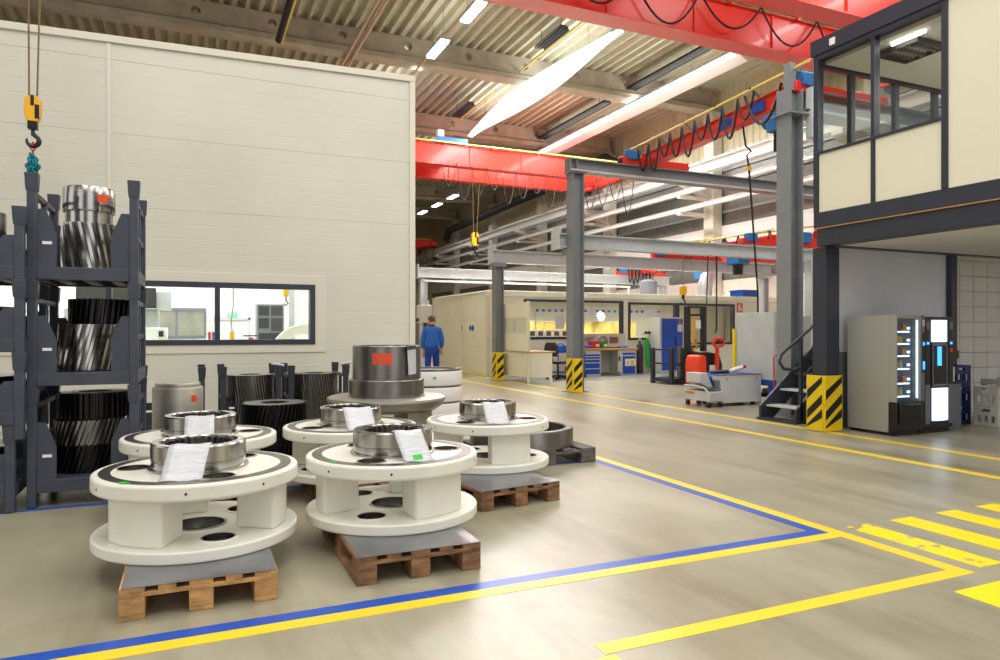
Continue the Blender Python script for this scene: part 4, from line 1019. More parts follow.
o = thing('light_crane', 'red crane end with yellow rail showing left of the nearest gantry column', 'crane', (15.0, 14.1, 3.45))
MB().box(-1.5, 1.1, -.9, -.74, 0.04, .26).build('end_carriage', 'red2', o, .01); MB().box(.1, .3, -1.0, 2.6, .2, .45).build('bridge_beam', 'red2', o, .004)
MB().cyl((-2.2, 2.6, .40), (.1, -.9, .62), .025).build('festoon_rail', 'ypipe', o); MB().box(-.9, -.45, -1.05, -.85, .1, .38).build('drive_motor', 'blue', o, .03)
mb = MB()
for k in range(5): mb.bar((-1.7+k*.42, 1.84-k*.64, .2), (-1.7+k*.42, 1.84-k*.64, .46), .03, .03)
mb.build('rail_bracket', 'steeld', o); MB().box(.0, .4, -1.0, -.7, .26, .56).build('buffer_block', 'red2', o, .01)
# hooks on the low cranes
def chain_hook(label, x, y, z0, z1):
    o = thing('chain_hook', label, 'hook', (x, y, z0)); L = z1-z0
    MB().cyl((0, 0, .32), (0, 0, L), .010, n=6).build('chain', 'steeld', o); MB().box(-.07, .07, -.06, .06, .12, .33).build('hook_body', 'hook', o, .02)
    MB().cyl((0, 0, .02), (0, 0, .12), .035, n=10).build('swivel', 'vblack', o)
    MB().tube([(0, 0, .04)]+[(.06*math.sin(a), 0, -.06+.06*math.cos(a)) for a in [i*PI/6 for i in range(1, 10)]], .016, 6).build('hook', 'vblack', o); return o
chain_hook('small yellow chain hook hanging from the low gantry beam left of the pallet truck mast', 10.56, 13.2, 2.03, 3.12)
tag(MB().tube([(11.3, 13.2, 3.12), (11.3, 13.22, 2.6), (11.34, 13.3, 1.93)], .014, 6).build('pendant_cable', 'black', None), 'thin black cable hanging above the pallet truck mast', 'cable')
tag(MB().tube([(11.56, 13.2, 3.12), (11.56, 13.2, 1.35), (11.52, 13.2, 1.25)], .02, 6).build('pendant_cable', 'black', None), 'black control cable hanging right of the pallet truck mast', 'cable')
# ------------------------------------------------------------------ workshop booth behind the aisle
YB = 18.0
mb = MB()
for r in ((7.6, 8.72, 0, 2.30), (8.72, 12.11, 0, 1.06), (12.11, 12.30, 0, 2.30), (12.30, 16.5, 0, .86), (16.5, 19.16, 0, 2.30), (8.72, 12.11, 2.22, 2.30), (12.30, 16.5, 2.19, 2.30)):
    mb.box(r[0], r[1], YB, YB+.1, r[2], r[3])
mb.box(12.30, 14.0, YB, YB+.1, .86, 1.02)
struct('wall_booth', mb, 'booth', .003)
struct('trim_11', MB().box(7.58, 19.16, YB-.06, YB+.12, 2.28, 2.44), 'booth', .008)
def win(n, x0, x1, z0, z1, mull=(), g='glassy'):
    mb = MB().box(x0, x1, YB-.04, YB+.08, z1-.07, z1).box(x0, x1, YB-.04, YB+.08, z0, z0+.07).box(x0, x0+.07, YB-.04, YB+.08, z0+.07, z1-.07).box(x1-.10, x1, YB-.04, YB+.08, z0+.07, z1-.07)
    for m in mull: mb.box(m-.04, m+.04, YB-.04, YB+.08, z0+.07, z1-.07)
    w = struct('window_%d' % n, mb, 'dark', .004); MB().box(x0+.05, x1-.05, YB+.03, YB+.035, z0+.05, z1-.05).build('pane', g, w)
win(4, 8.72, 12.11, 1.06, 2.22); win(5, 12.30, 14.16, 1.02, 2.19); win(6, 14.16, 16.5, .86, 2.19)
# side of the booth along the aisle
mb = MB()
for a, b in ((18.0, 19.9), (19.93, 21.9), (21.93, 22.8)):
    for z0, z1 in ((.05, .82), (.83, 1.62), (1.63, 2.36)): mb.box(7.56, 7.66, a, b, z0, z1)
mb.box(7.58, 7.64, 18, 22.8, 0, 2.36)
struct('wall_booth_side', mb, 'booth', .004)
struct('trim_12', MB().box(7.545, 7.67, 17.98, 22.82, 2.36, 2.42).box(7.545, 7.67, 17.96, 18.04, 0, 2.36), 'paneltrim', .005)
struct('wall_booth_back', MB().box(7.6, 19.1, 21.4, 21.5, 0, 2.3), 'white'); struct('ceiling_booth', MB().box(7.66, 19.1, 18.1, 22.8, 2.42, 2.46), 'booth')
# signs on the booth side
o = thing('safety_sign', 'small white and red notice on the cream booth side wall', 'sign', (7.55, 19.85, 1.40)); MB().box(-.004, .004, -.13, .13, -.1, .1).build('board', 'white_tag', o); MB().box(-.006, -.004, .02, .11, -.08, .07).build('red_field', 'orange', o)
o = thing('safety_sign', 'white notice with two round blue symbols on the cream booth side wall', 'sign', (7.55, 19.1, 1.39)); MB().box(-.004, .004, -.24, .24, -.11, .11).build('board', 'white_tag', o)
for s in (-1, 1): MB().cyl((-.007, s*.1, 0), (-.004, s*.1, 0), .085, n=20).build('blue_symbol', 'bluep', o)
# things seen through the windows
o = thing('welding_curtain', 'translucent yellow curtain behind the workshop windows', 'curtain', (12, 20.2, .1)); mb = MB(); P = [(-3.3+i*.11, .05*math.sin(i*1.9)) for i in range(50)]
mb.loft([[(a, b, z) for a, b in P] for z in (0, 1.5)], closed=False); mb.build('cloth', 'curtain', o, solid=.004, smooth=80); MB().box(-3.4, 2.3, -.02, .02, 1.50, 1.54).build('rail', 'steelgrey', o)
o = thing('hook_rail', 'thin rail with a row of blue clips behind the workshop windows', 'rail', (11.8, 18.8, 1.92)); MB().box(-2.4, 2.5, -.01, .01, .04, .055).build('rail', 'steelgrey', o)
for k in range(22): MB().box(-2.28+k*.213, -2.20+k*.213, -.03, .03, -.03, .04).build('blue_clip', 'blueb', o, .008)
MB().box(-2.3, -2.27, -.01, .01, -.9, .04).build('drop_pipe', 'steelgrey', o)
tag((lambda o: (MB().cyl((0, -.02, 0), (0, .02, 0), .16, n=32).build('dial', 'white_tag', o), MB().lathe([(.155, -.02), (.17, -.02), (.17, .02), (.155, .02)], 32, closed=True).build('rim', 'steelgrey', o), MB().box(-.006, .006, -.026, -.02, 0, .12).box(0, .09, -.026, -.02, -.006, .006).build('hands', 'vblack', o), o)[3])(thing('wall_clock', 'x', 'x', (12.5, 19.9, 1.80))), 'round white wall clock behind the middle workshop window', 'clock')
for c in kids([q for q in COL.objects if q.name == 'wall_clock'][0]):
    if c.name.startswith('rim'): c.rotation_euler = (PI/2, 0, 0)
def sheet(name, label, x0, x1, z0, z1, y=YB-.004, m='paper', cat='notice'):
    return tag(MB().box(x0, x1, y-.003, y, z0, z1).build(name, m, None), label, cat)
sheet('notice_sheet', 'pale notice taped to the left workshop window, above the photo strip', 9.76, 10.06, 1.36, 1.74, YB+.02)
sheet('notice_sheet', 'white sheet high on the workshop window above the clock', 10.90, 11.08, 1.78, 2.05, YB+.02)
sheet('notice_sheet', 'white sheet high on the window right of the dark window post', 12.98, 13.36, 1.77, 1.97, YB+.02)
for k in range(5):
    o = thing('photo_card', ['first', 'second', 'third', 'fourth', 'fifth'][k]+' photo card from the left below the left workshop window', 'photo', (8.98+k*.265, YB-.045, 1.16), 0, 'photo cards on the window sill')
    MB().box(-.12, .12, -.004, .004, -.03, .16).build('card', 'white_tag', o); MB().box(-.075, .075, -.006, -.004, .0, .13).build('picture', 'photo', o)
# desk with partition
o = thing('desk', 'cream desk with wooden top beside the gantry column, below the partition', 'desk', (7.92, 16.24, 0))
MB().box(-.36, .42, -.86, .86, .755, .79).build('worktop', 'bench', o, .004)
MB().box(-.34, -.30, -.80, .82, .14, .72).build('side_panel', 'booth', o, .003); MB().box(-.27, .28, -.84, -.80, .14, .755).build('front_panel', 'booth', o, .003)
for x in (-.31, .31):
    for y in (-.81, .81): MB().box(x-.03, x+.03, y-.03, y+.03, 0, .755).build('leg', 'booth', o, .003)
MB().box(-.36, -.34, .60, .64, .38, .56).build('handle', 'vblack', o)
o = thing('desk_partition', 'cream three-panel partition standing on the desk edge', 'partition', (7.60, 16.24, .79))
for z0, z1 in ((.0, .44), (.84, 1.23)): MB().box(-.03, .03, -.84, .86, z0, z1).build('panel', 'booth', o, .003)
MB().box(-.012, .012, -.78, .80, .44, .84).build('middle_panel', 'paneltrim', o)
for y in (-.82, .84): MB().box(-.035, .035, y-.03, y+.03, 0, 1.25).build('post', 'booth', o, .003)
tag(MB().box(7.578, 7.586, 16.14, 16.28, 1.30, 1.58).build('thermometer', 'steelgrey', None, .004), 'narrow grey sheet hung in the middle field of the desk partition', 'notice')
tag(MB().box(7.85, 8.15, 15.6, 15.82, .79, .80).build('paper_stack', 'paper', None), 'white papers lying on the cream desk', 'paper')
o = thing('office_chair', 'black office chair with star base beside the cream desk', 'chair', (9.02, 16.5, 0), .3)
for k in range(5):
    a = k*2*PI/5; l = MB().bar((0, 0, .10), (.30*math.cos(a), .30*math.sin(a), .07), .05, .04).build('foot', 'vblack', o); MB().cyl((.29*math.cos(a), .29*math.sin(a)-.015, .03), (.29*math.cos(a), .29*math.sin(a)+.015, .03), .03, n=12).build('castor', 'vblack', l)
MB().cyl((0, 0, .09), (0, 0, .42), .028).build('column', 'vblack', o); MB().box(-.24, .24, -.23, .23, .42, .49).build('seat', 'black', o, .03, seg=3); MB().prism([(-.22, .62), (.22, .62), (.24, .85), (.17, 1.0), (-.17, 1.0), (-.24, .85)], 'x', -.30, -.24).build('backrest', 'tray', o, .025, seg=3); MB().bar((-.2, 0, .45), (-.29, 0, .75), .06, .02).build('back_bar', 'vblack', o)
o = thing('trolley', 'blue tubular trolley with a blue tray behind the office chair', 'trolley', (9.6, 17.0, 0))
for x in (-.42, .42):
    for y in (-.22, .22):
        MB().cyl((x, y, .1), (x, y, .72), .018, n=8).build('upright', 'bluep', o); MB().cyl((x, y-.02, .05), (x, y+.02, .05), .05, n=12).build('castor', 'vblack', o)
MB().tube([(-.42, -.22, .72), (-.46, -.22, .88), (-.42, -.22, .94), (-.30, -.22, .95), (-.24, -.22, .9), (-.18, -.22, .72)], .018, 8).build('push_handle', 'bluep', o)
MB().box(-.44, .44, -.24, .24, .70, .73).build('upper_shelf', 'bluep', o); MB().box(-.44, .44, -.24, .24, .14, .17).build('lower_shelf', 'bluep', o)
def bin_(name, label, x, y, z, w, d, h, m, cat='bin', lbl=True, group=None):
    o = thing(name, label, cat, (x, y, z), 0, group); a, b = w/2, d/2
    rg = lambda k, zz: [(-a*k, -b*k, zz), (a*k, -b*k, zz), (a*k, b*k, zz), (-a*k, b*k, zz)]
    MB().loft([rg(.86, 0), rg(1, h), rg(.93, h), rg(.8, .012)]).build('body', m, o, .006); MB().box(-a-.006, a+.006, -b-.006, -b+.008, h-.03, h).build('rim', m, o, .003)
    if lbl: MB().box(-a*.2, a*.7, -b*.955-.002, -b*.95, h*.25, h*.6).build('label', 'white_tag', o)
    return o
bin_('plastic_box', 'bright blue plastic tray lying on the blue trolley', 9.4, 16.95, .73, .58, .34, .16, 'blueb', lbl=False); bin_('plastic_box', 'small black box on the blue trolley next to the tray', 9.88, 17.0, .73, .2, .2, .14, 'tray', lbl=False)
tag(MB().prism([(-.2, .0), (.2, .0), (.2, .32), (.05, .36), (-.18, .12)], 'y', -.2, .2).at(0, 0, 0).build('tool_case', 'vblack', None, .03), 'black case standing on the lower shelf of the blue trolley', 'case').location = (9.8, 17.0, .17)
# workbench
o = thing('workbench', 'workbench with beech top, blue drawers and a blue cupboard door', 'workbench', (11.14, 17.5, 0))
MB().box(-.98, .95, -.34, .38, .74, .80).build('worktop', 'bench', o, .005)
def unit(x0, x1, nm):
    c = MB().box(x0, x1, -.30, .36, .0, .74).build(nm, 'greyp', o, .004); return c
c = unit(-.9, -.33, 'drawer_cabinet'); MB().box(-.92, -.31, -.29, .36, 0, .02).build('plinth', 'greyp', c)
for z0, z1 in ((.06, .20), (.23, .37), (.40, .47), (.50, .55), (.58, .63)):
    MB().box(-.86, -.37, -.312, -.30, z0, z1).build('drawer', 'bluec', c, .003); MB().box(-.86, -.37, -.318, -.305, z1, z1+.02).build('drawer_handle', 'steelgrey', c, .002)
MB().box(-.86, -.37, -.312, -.30, .66, .70).build('top_drawer', 'steelgrey', c)
c = unit(.36, .9, 'cupboard'); MB().box(.42, .86, -.312, -.30, .04, .56).build('door', 'bluec', c, .003); MB().box(.42, .86, -.312, -.30, .60, .66).build('drawer', 'bluec', c, .003); MB().box(.42, .86, -.318, -.305, .66, .68).build('drawer_handle', 'steelgrey', c, .002)
for x0, x1, z0, z1 in ((.5, .9, .27, .50),): 
    MB().box(.50, .86, -.316, -.312, .27, .48).build('notice', 'white_tag', c); MB().box(.53, .65, -.318, -.316, .30, .42).box(.69, .82, -.318, -.316, .29, .45).build('yellow_notice', 'curtain', c)
MB().box(-.33, .36, .30, .34, .05, .74).build('back_panel', 'greyp', o); MB().box(.26, .36, -.30, -.29, .1, .74).build('side_stile', 'greyp', o); MB().box(.28, .34, -.305, -.30, .42, .56).build('extinguisher_box', 'tray', o)
o = thing('tool_board', 'light grey tool panel behind the workbench', 'tool board', (11.14, 17.9, .80)); MB().box(-.98, .98, -.012, .012, 0, .42).build('board', 'greyp', o, .003); MB().box(-.98, .98, -.03, .012, .40, .42).build('top_edge', 'greyp', o)
tag(MB().box(10.32, 10.95, 17.78, 17.86, 1.06, 1.14).build('power_strip', 'coil', None, .006), 'grey power strip above the red and green bins', 'power strip'); tag(MB().box(10.27, 10.37, 17.76, 17.87, .98, 1.18).build('switch_box', 'tray', None, .006), 'dark box with red knob at the end of the power strip', 'switch')
bin_('storage_bin', 'red plastic bin on the workbench', 10.72, 17.42, .80, .26, .3, .20, 'redp'); bin_('storage_bin', 'green plastic bin on the workbench', 11.0, 17.42, .80, .2, .3, .20, 'greenp')
bin_('storage_bin', 'low blue plastic tray at the end of the workbench by the gantry column', 10.42, 17.4, .80, .3, .26, .08, 'blueb', lbl=False)
o = thing('hose_coil', 'grey coiled hose leaning against the tool panel', 'hose', (11.18, 17.72, .80)); mb = MB()
for k in range(4): mb.tube([((.17-.02*k)*math.cos(a), -.05+.03*(k % 2), .19+(.17-.02*k)*math.sin(a)) for a in [i*PI/12 for i in range(25)]], .022, 8, cap=False)
mb.build('coil', 'coil', o)
tag(MB().tube([(11.1, 17.4, .82), (11.3, 17.3, .825), (11.5, 17.42, .82), (11.65, 17.35, .82)], .022, 8).build('cloth_strip', 'vblack', None), 'black strap lying on the workbench', 'strap')
for x in (11.62, 11.78): tag(MB().box(x-.07, x+.07, 17.3, 17.45, .80, .87).build('cleaning_cloth', 'blueb', None, .03, seg=3), ('crumpled blue cloth on the workbench, nearer the bins' if x < 11.7 else 'crumpled blue cloth on the workbench, nearer the gas cylinder'), 'cloth', 'blue cloths on the workbench')
tag(MB().box(11.55, 11.85, 17.86, 17.885, .93, 1.12).build('picture_board', 'photo', None), 'small dark picture on the tool panel', 'picture')
# cylinders, hoses, cabinet
o = thing('gas_cylinder', 'dark gas cylinder standing between the workbench and the blue cabinet', 'gas cylinder', (12.52, 17.7, 0)); MB().lathe([(0, 0), (.1, 0), (.105, .02), (.105, .78), (.08, .88), (.035, .93), (.035, 1.0), (0, 1.0)], 24).build('body', 'tray', o); MB().cyl((0, 0, 1.0), (0, 0, 1.08), .03, n=12).box(-.05, .05, -.02, .02, 1.02, 1.06).build('valve', 'steelgrey', o)
o = thing('air_gun_holder', 'small steel bracket with gauges above the green and purple hoses', 'bracket', (12.98, 17.9, 1.2)); MB().box(-.18, .18, -.05, .06, .0, .03).box(-.06, .22, -.05, .06, -.2, -.17).build('bracket', 'steelgrey', o)
for x in (-.12, .0, .12): MB().cyl((x, -.08, .05), (x, -.03, .05), .045, n=14).build('gauge', 'tray', o)
tag(MB().tube([(12.86, 17.85, 1.05), (12.84, 17.8, .6), (12.86, 17.8, .2), (12.92, 17.8, .18), (12.93, 17.82, .6), (12.92, 17.85, 1.0), (12.89, 17.86, 1.08)], .035, 8).build('air_hose', 'greenh', None), 'bright green hose hanging by the blue cabinet', 'hose')
tag(MB().tube([(13.0, 17.85, .9), (12.99, 17.8, .5), (13.0, 17.8, .15), (13.06, 17.8, .15), (13.07, 17.82, .6), (13.04, 17.85, .9)], .03, 8).build('air_hose', 'purple', None), 'purple hose hanging by the blue cabinet', 'hose')
o = thing('tool_cabinet', 'tall cabinet with bright blue door and light grey sides', 'cabinet', (13.4, 17.55, 0)); MB().box(-.4, .52, -.2, .42, .08, 1.72).build('body', 'greyp', o, .005); MB().box(-.33, .46, -.214, -.2, .10, 1.68).build('door', 'bluec', o, .004); MB().box(-.38, .5, -.18, .4, 0, .08).build('plinth', 'greyp', o)
MB().box(.17, .20, -.24, -.21, .86, 1.12).build('door_handle', 'vblack', o, .006); MB().box(.26, .44, -.218, -.214, 1.28, 1.50).build('notice', 'paper', o); MB().box(.28, .42, -.218, -.214, 1.52, 1.68).build('notice', 'photo', o)
o = thing('stacking_crate', 'empty dark post crate standing before the blue cabinet', 'crate', (10.93, 14.1, 0), .12)
MB().box(-.36, .36, -.36, -.31, .06, .14).box(-.36, .36, .31, .36, .06, .14).box(-.36, -.31, -.31, .31, .06, .14).box(.31, .36, -.31, .31, .06, .14).build('base_frame', 'crated', o, .004); MB().box(-.31, .31, -.31, .31, .10, .115).build('deck_sheet', 'crated', o)
for sx in (-1, 1):
    for sy in (-1, 1): MB().box(sx*.325-.045, sx*.325+.045, sy*.325-.045, sy*.325+.045, 0, .88).build('post', 'crated', o, .006)
    MB().box(sx*.335-.02, sx*.335+.02, -.3, .3, .82, .86).box(sx*.335-.02, sx*.335+.02, -.3, .3, .48, .52).build('side_rail', 'crated', o)
MB().box(.02, .08, -.36, -.31, .14, .88).box(-.3, .05, -.35, -.32, .46, .50).build('divider', 'crated', o)
tag(MB().cyl((11.18, 14.1, .116), (11.18, 14.1, .92), .07, n=16).build('steel_bar', 'steelb', None), 'dark steel bar standing in the empty post crate', 'bar')
# pallet truck
o = thing('pallet_truck', 'orange-red electric pallet stacker with dark lifting mast', 'forklift', (11.1, 13.2, 0), D(8))
MB().prism([(-.45, .05), (-.17, .05), (-.17, .68), (-.22, .74), (-.38, .74), (-.45, .62)], 'y', -.32, .10).build('battery_cover', 'orangep', o, .04, seg=3)
MB().prism([(-.17, .05), (.42, .05), (.45, .5), (.34, .76), (-.17, .82)], 'y', -.26, .21).build('drive_housing', 'vblack', o, .04, seg=3)
MB().box(-.02, .14, -.2, .1, .78, .81).build('display_panel', 'steelgrey', o, .005)
for x in (-.18, .38):
    mb = MB().box(x-.055, x+.055, .22, .34, .03, 1.90); mb.build('mast_rail', 'vblack', o, .006)
MB().box(-.18, .38, .24, .32, 1.86, 1.90).box(-.18, .38, .24, .32, 1.66, 1.71).box(-.18, .38, .24, .32, .9, .95).build('mast_crossbar', 'vblack', o)
MB().cyl((.04, .28, .1), (.04, .28, 1.7), .03).build('lift_cylinder', 'hook', o); MB().box(-.1, .3, .335, .34, .95, 1.62).build('guard_screen', 'glassy', o); MB().box(.06, .22, .22, .23, 1.36, 1.56).build('notice', 'white_tag', o); MB().box(-.07, -.05, .22, .23, .95, 1.6).build('yellow_strip', 'curtain', o)
MB().prism([(.02, 1.1), (.08, 1.1), (.13, .86), (.07, .86)], 'y', .22, .235).build('brush', 'bench', o)
for x in (-.14, .34): MB().box(x-.09, x+.09, .34, 1.3, .03, .08).build('fork', 'vblack', o, .01)
MB().tube([(.12, -.28, .25), (.14, -.34, .5), (.11, -.38, .8), (.06, -.42, .92)], [.06, .055, .045, .05], 10).build('tiller', 'orangep', o)
h = MB().tube([(.06, -.44, .93), (-.05, -.46, .95), (-.12, -.46, 1.03), (-.08, -.46, 1.11), (.06, -.46, 1.13), (.20, -.46, 1.11), (.24, -.46, 1.03), (.18, -.46, .95), (.06, -.44, .93)], .035, 10, cap=False).build('tiller_head', 'orangep', o)
MB().box(-.09, .21, -.49, -.43, 1.0, 1.07).build('tiller_controls', 'vblack', h, .02); MB().box(.03, .09, -.51, -.42, 1.06, 1.16).build('tiller_button', 'redp', h, .02)
for x in (-.3, .35): MB().cyl((x-.04, -.1, .07), (x+.04, -.1, .07), .07, n=16).build('wheel', 'black', o)
# bins
o = thing('waste_bin', 'large light grey sheet-metal bin with slanted chute and blue flap', 'bin', (8.75, 9.70, 0))
MB().plate(rect(-.45, .45, .06, .53), [], -.34, -.32, 'y').build('front_panel', 'bin', o, .004)
MB().prism([(-.42, .06), (.45, .06), (.45, .53), (-.42, .53), (-.42, .45), (-.25, .28)], 'y', -.32, .30).build('body', 'bin', o, .004)
MB().box(-.44, .46, -.34, .32, .53, .545).build('lid', 'bluep', o, .004); MB().box(-.45, .45, -.345, -.32, .515, .53).build('yellow_edge', 'yellowp', o)
for x in (-.33, .33): MB().cyl((x, -.35, .47), (x, -.34, .47), .014, n=10).build('bolt', 'steeld', o)
for x in (-.36, .36):
    for y in (-.22, .2): MB().cyl((x-.025, y, .035), (x+.025, y, .035), .035, n=12).build('castor', 'black', o)
c = MB().prism([(-.70, .40), (-.50, .31), (-.40, .31), (-.54, .57), (-.70, .57)], 'y', -.08, .28).build('chute', 'bin', o, .008); MB().prism([(-.39, .31), (-.365, .32), (-.44, .50), (-.465, .49)], 'y', -.08, .26).build('flap', 'bluep', c); MB().box(-.55, -.40, .0, .2, .46, .52).build('bracket', 'bin', c)
o = thing('bin_cart', 'small grey cart with castors and bowed handle left of the large grey bin', 'cart', (8.13, 9.62, 0), D(90))
MB().prism([(-.33, .10), (.30, .10), (.33, .27), (-.35, .27)], 'y', -.15, .15).build('tub', 'bin', o, .01); MB().box(-.31, .29, -.13, .13, .268, .274).build('opening', 'tray', o)
MB().tube([(-.30, .16, .10), (-.31, .165, .27), (-.22, .165, .33), (-.05, .165, .35), (.30, .165, .35)], .014, 8).build('handle', 'bin', o); MB().box(.05, .28, .15, .158, .20, .25).build('label', 'bench', o)
for x in (-.28, .26):
    for y in (-.12, .12): c = MB().cyl((x, y-.02, .042), (x, y+.02, .042), .042, n=14).build('castor', 'black', o); MB().box(x-.03, x+.03, y-.03, y+.03, .08, .102).build('fork', 'steeld', c)
# rubbish lying on the bin
sb = tag(MB().cyl((8.72, 9.62, .585), (8.95, 9.55, .66), .04, .035, n=14).build('spray_bottle', 'white_tag', None), 'white bottle with red cap lying on the large grey bin', 'bottle'); tag(MB().box(8.45, 8.8, 9.66, 9.86, .546, .60).build('glove_heap', 'tray', None, .03, seg=3), 'dark gloves heaped on the large grey bin', 'gloves'); tag(MB().cyl((8.62, 9.95, .546), (8.62, 9.95, .68), .05, n=16).build('cup', 'beige', None), 'cream cup on the large grey bin', 'cup')
MB().cyl((8.95, 9.55, .66), (9.0, 9.535, .676), .028, n=12).build('cap', 'redp', sb)
# galvanised box on blue table
o = thing('machine_table', 'sturdy blue steel table carrying the galvanised box', 'table', (9.75, 9.62, 0)); MB().box(-.52, .55, -.52, .5, .34, .44).build('top_frame', 'bluep', o, .008)
for x in (-.43, .45):
    for y in (-.43, .42): MB().box(x-.07, x+.07, y-.07, y+.07, 0, .34).build('leg', 'bluep', o, .006)
MB().box(-.4, .42, -.3, .3, .12, .16).build('lower_shelf', 'tray', o)
o = thing('machine_housing', 'large galvanised sheet-metal box on the blue table', 'cabinet', (9.75, 9.62, .44)); MB().box(-.50, .04, -.50, .44, .0, 1.19).build('front_box', 'galv', o, .006); MB().box(.04, .10, -.48, .44, .0, 1.19).build('corner_post', 'dado', o); MB().box(.10, .5, -.4, .44, .0, 1.13).build('rear_box', 'galv', o, .006)
tag(MB().box(9.205, 9.235, 10.02, 10.09, .445, 1.34).build('warning_post', 'yellowp', None, .003), 'thin yellow strip standing along the left edge of the galvanised box', 'strip')
tag(MB().cyl((9.5, 9.6, .211), (10.0, 9.6, .211), .05, n=14).build('paper_tube', 'beige', None), 'pale roll on the shelf below the blue table', 'roll') 
# machine behind stair
o = thing('machine', 'grey machine cabinet with yellow guard rail behind the stair', 'machine', (11.0, 9.2, 0)); MB().box(-.55, .5, -.4, .4, 0, .72).build('cabinet', 'dado', o, .01); MB().box(-.45, .15, -.41, -.40, .12, .64).build('panel', 'steelb', o); MB().box(-.55, .6, -.45, .45, .72, .80).build('yellow_table', 'yellowp', o, .01); MB().box(-.5, -.3, -.2, .0, .8, 1.1).build('head', 'tray', o); MB().cyl((-.25, -.3, .8), (-.25, -.3, 1.08), .09, n=16).build('yellow_motor', 'yellowp', o); MB().box(-.4, .3, -.1, .3, 1.1, 1.22).build('shelf', 'greyp', o); MB().box(-.3, .25, -.25, -.2, 1.22, 1.56).build('monitor', 'tray', o, .01); MB().box(-.26, .05, -.256, -.25, 1.3, 1.5).build('monitor_screen', 'paper', o); MB().box(-.05, .05, .0, .1, 1.56, 2.4).build('pole', 'greyp', o)
o = thing('signal_lamp', 'small red and green signal lamp above the galvanised box', 'signal lamp', (10.1, 9.7, 1.57)); MB().cyl((0, 0, 0), (0, 0, .06), .02, n=12).build('stem', 'steelgrey', o); MB().cyl((0, 0, .06), (0, 0, .13), .035, n=14).build('green_lamp', 'greenh', o); MB().cyl((0, 0, .13), (0, 0, .20), .035, n=14).build('red_lamp', 'redp', o); MB().box(-.16, -.05, -.01, .01, .0, .18).build('yellow_plate', 'curtain', o)
# fire sign, duct
o = thing('fire_sign', 'small red square fire-extinguisher sign on the cream wall', 'sign', (16.74, YB-.006, 2.08)); MB().box(-.12, .12, -.004, .004, -.15, .15).build('board', 'redp', o); MB().box(-.07, .0, -.006, -.004, -.11, .08).box(.02, .08, -.006, -.004, -.1, .0).box(-.03, .05, -.006, -.004, .08, .11).build('white_symbol', 'white_tag', o)
o = thing('ventilation_duct', 'bent silver ventilation duct rising above the cream wall', 'duct', (16.3, 19.2, 2.46)); MB().tube([(0, 0, 0), (0, 0, .35), (.1, 0, .7), (.4, 0, 1.05), (.9, 0, 1.2), (2.6, 0, 1.25)], .26, 14).build('duct', 'silver', o)
o = thing('storage_box', 'blue box lying on top of the cream booth wall', 'box', (17.6, 18.5, 2.462)); MB().box(-.55, .55, -.3, .3, 0, .22).build('body', 'bluep', o, .01); MB().box(-.57, .57, -.32, .32, .2, .24).build('lid', 'bluep', o, .005)
o = thing('motor_housing', 'round grey-blue motor on top of the booth roof below the far low crane', 'motor', (14.5, 20, 2.46)); MB().lathe([(0, 0), (.34, 0), (.34, .1), (.30, .12), (.30, .55), (.2, .62), (0, .62)], 28).build('body', 'dado', o)
tag(MB().tube([(8.20, 8.0, .96), (8.13, 8.02, .9), (8.12, 8.0, .4), (8.08, 7.98, .012)], .011, 6).build('air_hose', 'redp', None), 'thin red hose hanging beside the nearest gantry column foot', 'hose')
# ------------------------------------------------------------------ room seen through the long window
o = thing('machine_tool', 'grey machine tool with dark hood seen in the left pane of the long window', 'machine', (-1.1, 14, 0)); MB().box(-.9, .6, -.4, .6, 0, 1.12).build('base', 'beige', o, .01); MB().box(-.9, .55, -.2, .5, 1.12, 1.7).build('spindle_box', 'steelgrey', o, .02); MB().box(-.7, .52, -.35, -.2, 1.70, 2.06).build('dark_hood', 'heater', o, .01); MB().box(.52, .76, -.3, .0, 1.66, 2.0).build('hood_end', 'steelgrey', o, .01); MB().box(.3, .7, -.3, .1, 1.12, 1.36).build('fixture', 'white_tag', o, .02); MB().box(.56, .64, -.32, -.3, 1.2, 1.3).build('dark_clamp', 'tray', o)
o = thing('cabin_window', 'grey framed cabin with dim panes seen in the left pane of the long window', 'cabin', (-.1, 15.2, 0)); MB().box(-.5, .36, 0, .6, 0, 1.15).build('lower_wall', 'white', o); MB().box(-.5, .36, -.02, .0, 1.70, 1.76).box(-.5, .36, -.02, .0, 1.15, 1.21).box(.32, .37, -.02, .0, 1.21, 1.7).box(-.2, -.16, -.02, .0, 1.21, 1.7).build('frame', 'dado', o); MB().box(-.5, .36, .0, .02, 1.2, 1.72).build('pane', 'steelw', o)
o = thing('switch_post', 'small white post with red and blue buttons by the window post inside the room', 'switch', (.33, 13.9, 1.0)); MB().box(-.09, .09, -.02, .02, -1.0, .42).build('post', 'white_tag', o); MB().box(-.06, -.01, -.03, -.02, .14, .28).build('red_button', 'redp', o); MB().box(.01, .06, -.03, -.02, .14, .28).build('blue_button', 'bluep', o)
o = thing('crane_pendant', 'yellow crane pendant hanging on a cable in the right pane of the long window', 'pendant', (.67, 13.6, 1.05)); MB().box(-.04, .04, -.03, .03, 0, .25).build('body', 'hook', o, .012); MB().tube([(0, 0, .25), (-.02, 0, .45), (.02, 0, .7), (.0, 0, 3.9)], .014, 6).build('cable', 'coil', o)
o = thing('exit_sign', 'green and white exit sign seen through the long window', 'sign', (.80, 16.0, 1.64)); MB().box(-.09, .09, -.02, .02, -.06, .06).build('board', 'exitg', o); MB().box(-.06, -.02, -.023, -.02, -.04, .04).box(.01, .06, -.023, -.02, -.035, -.02).box(.01, .06, -.023, -.02, .02, .035).build('white_symbol', 'white_tag', o)
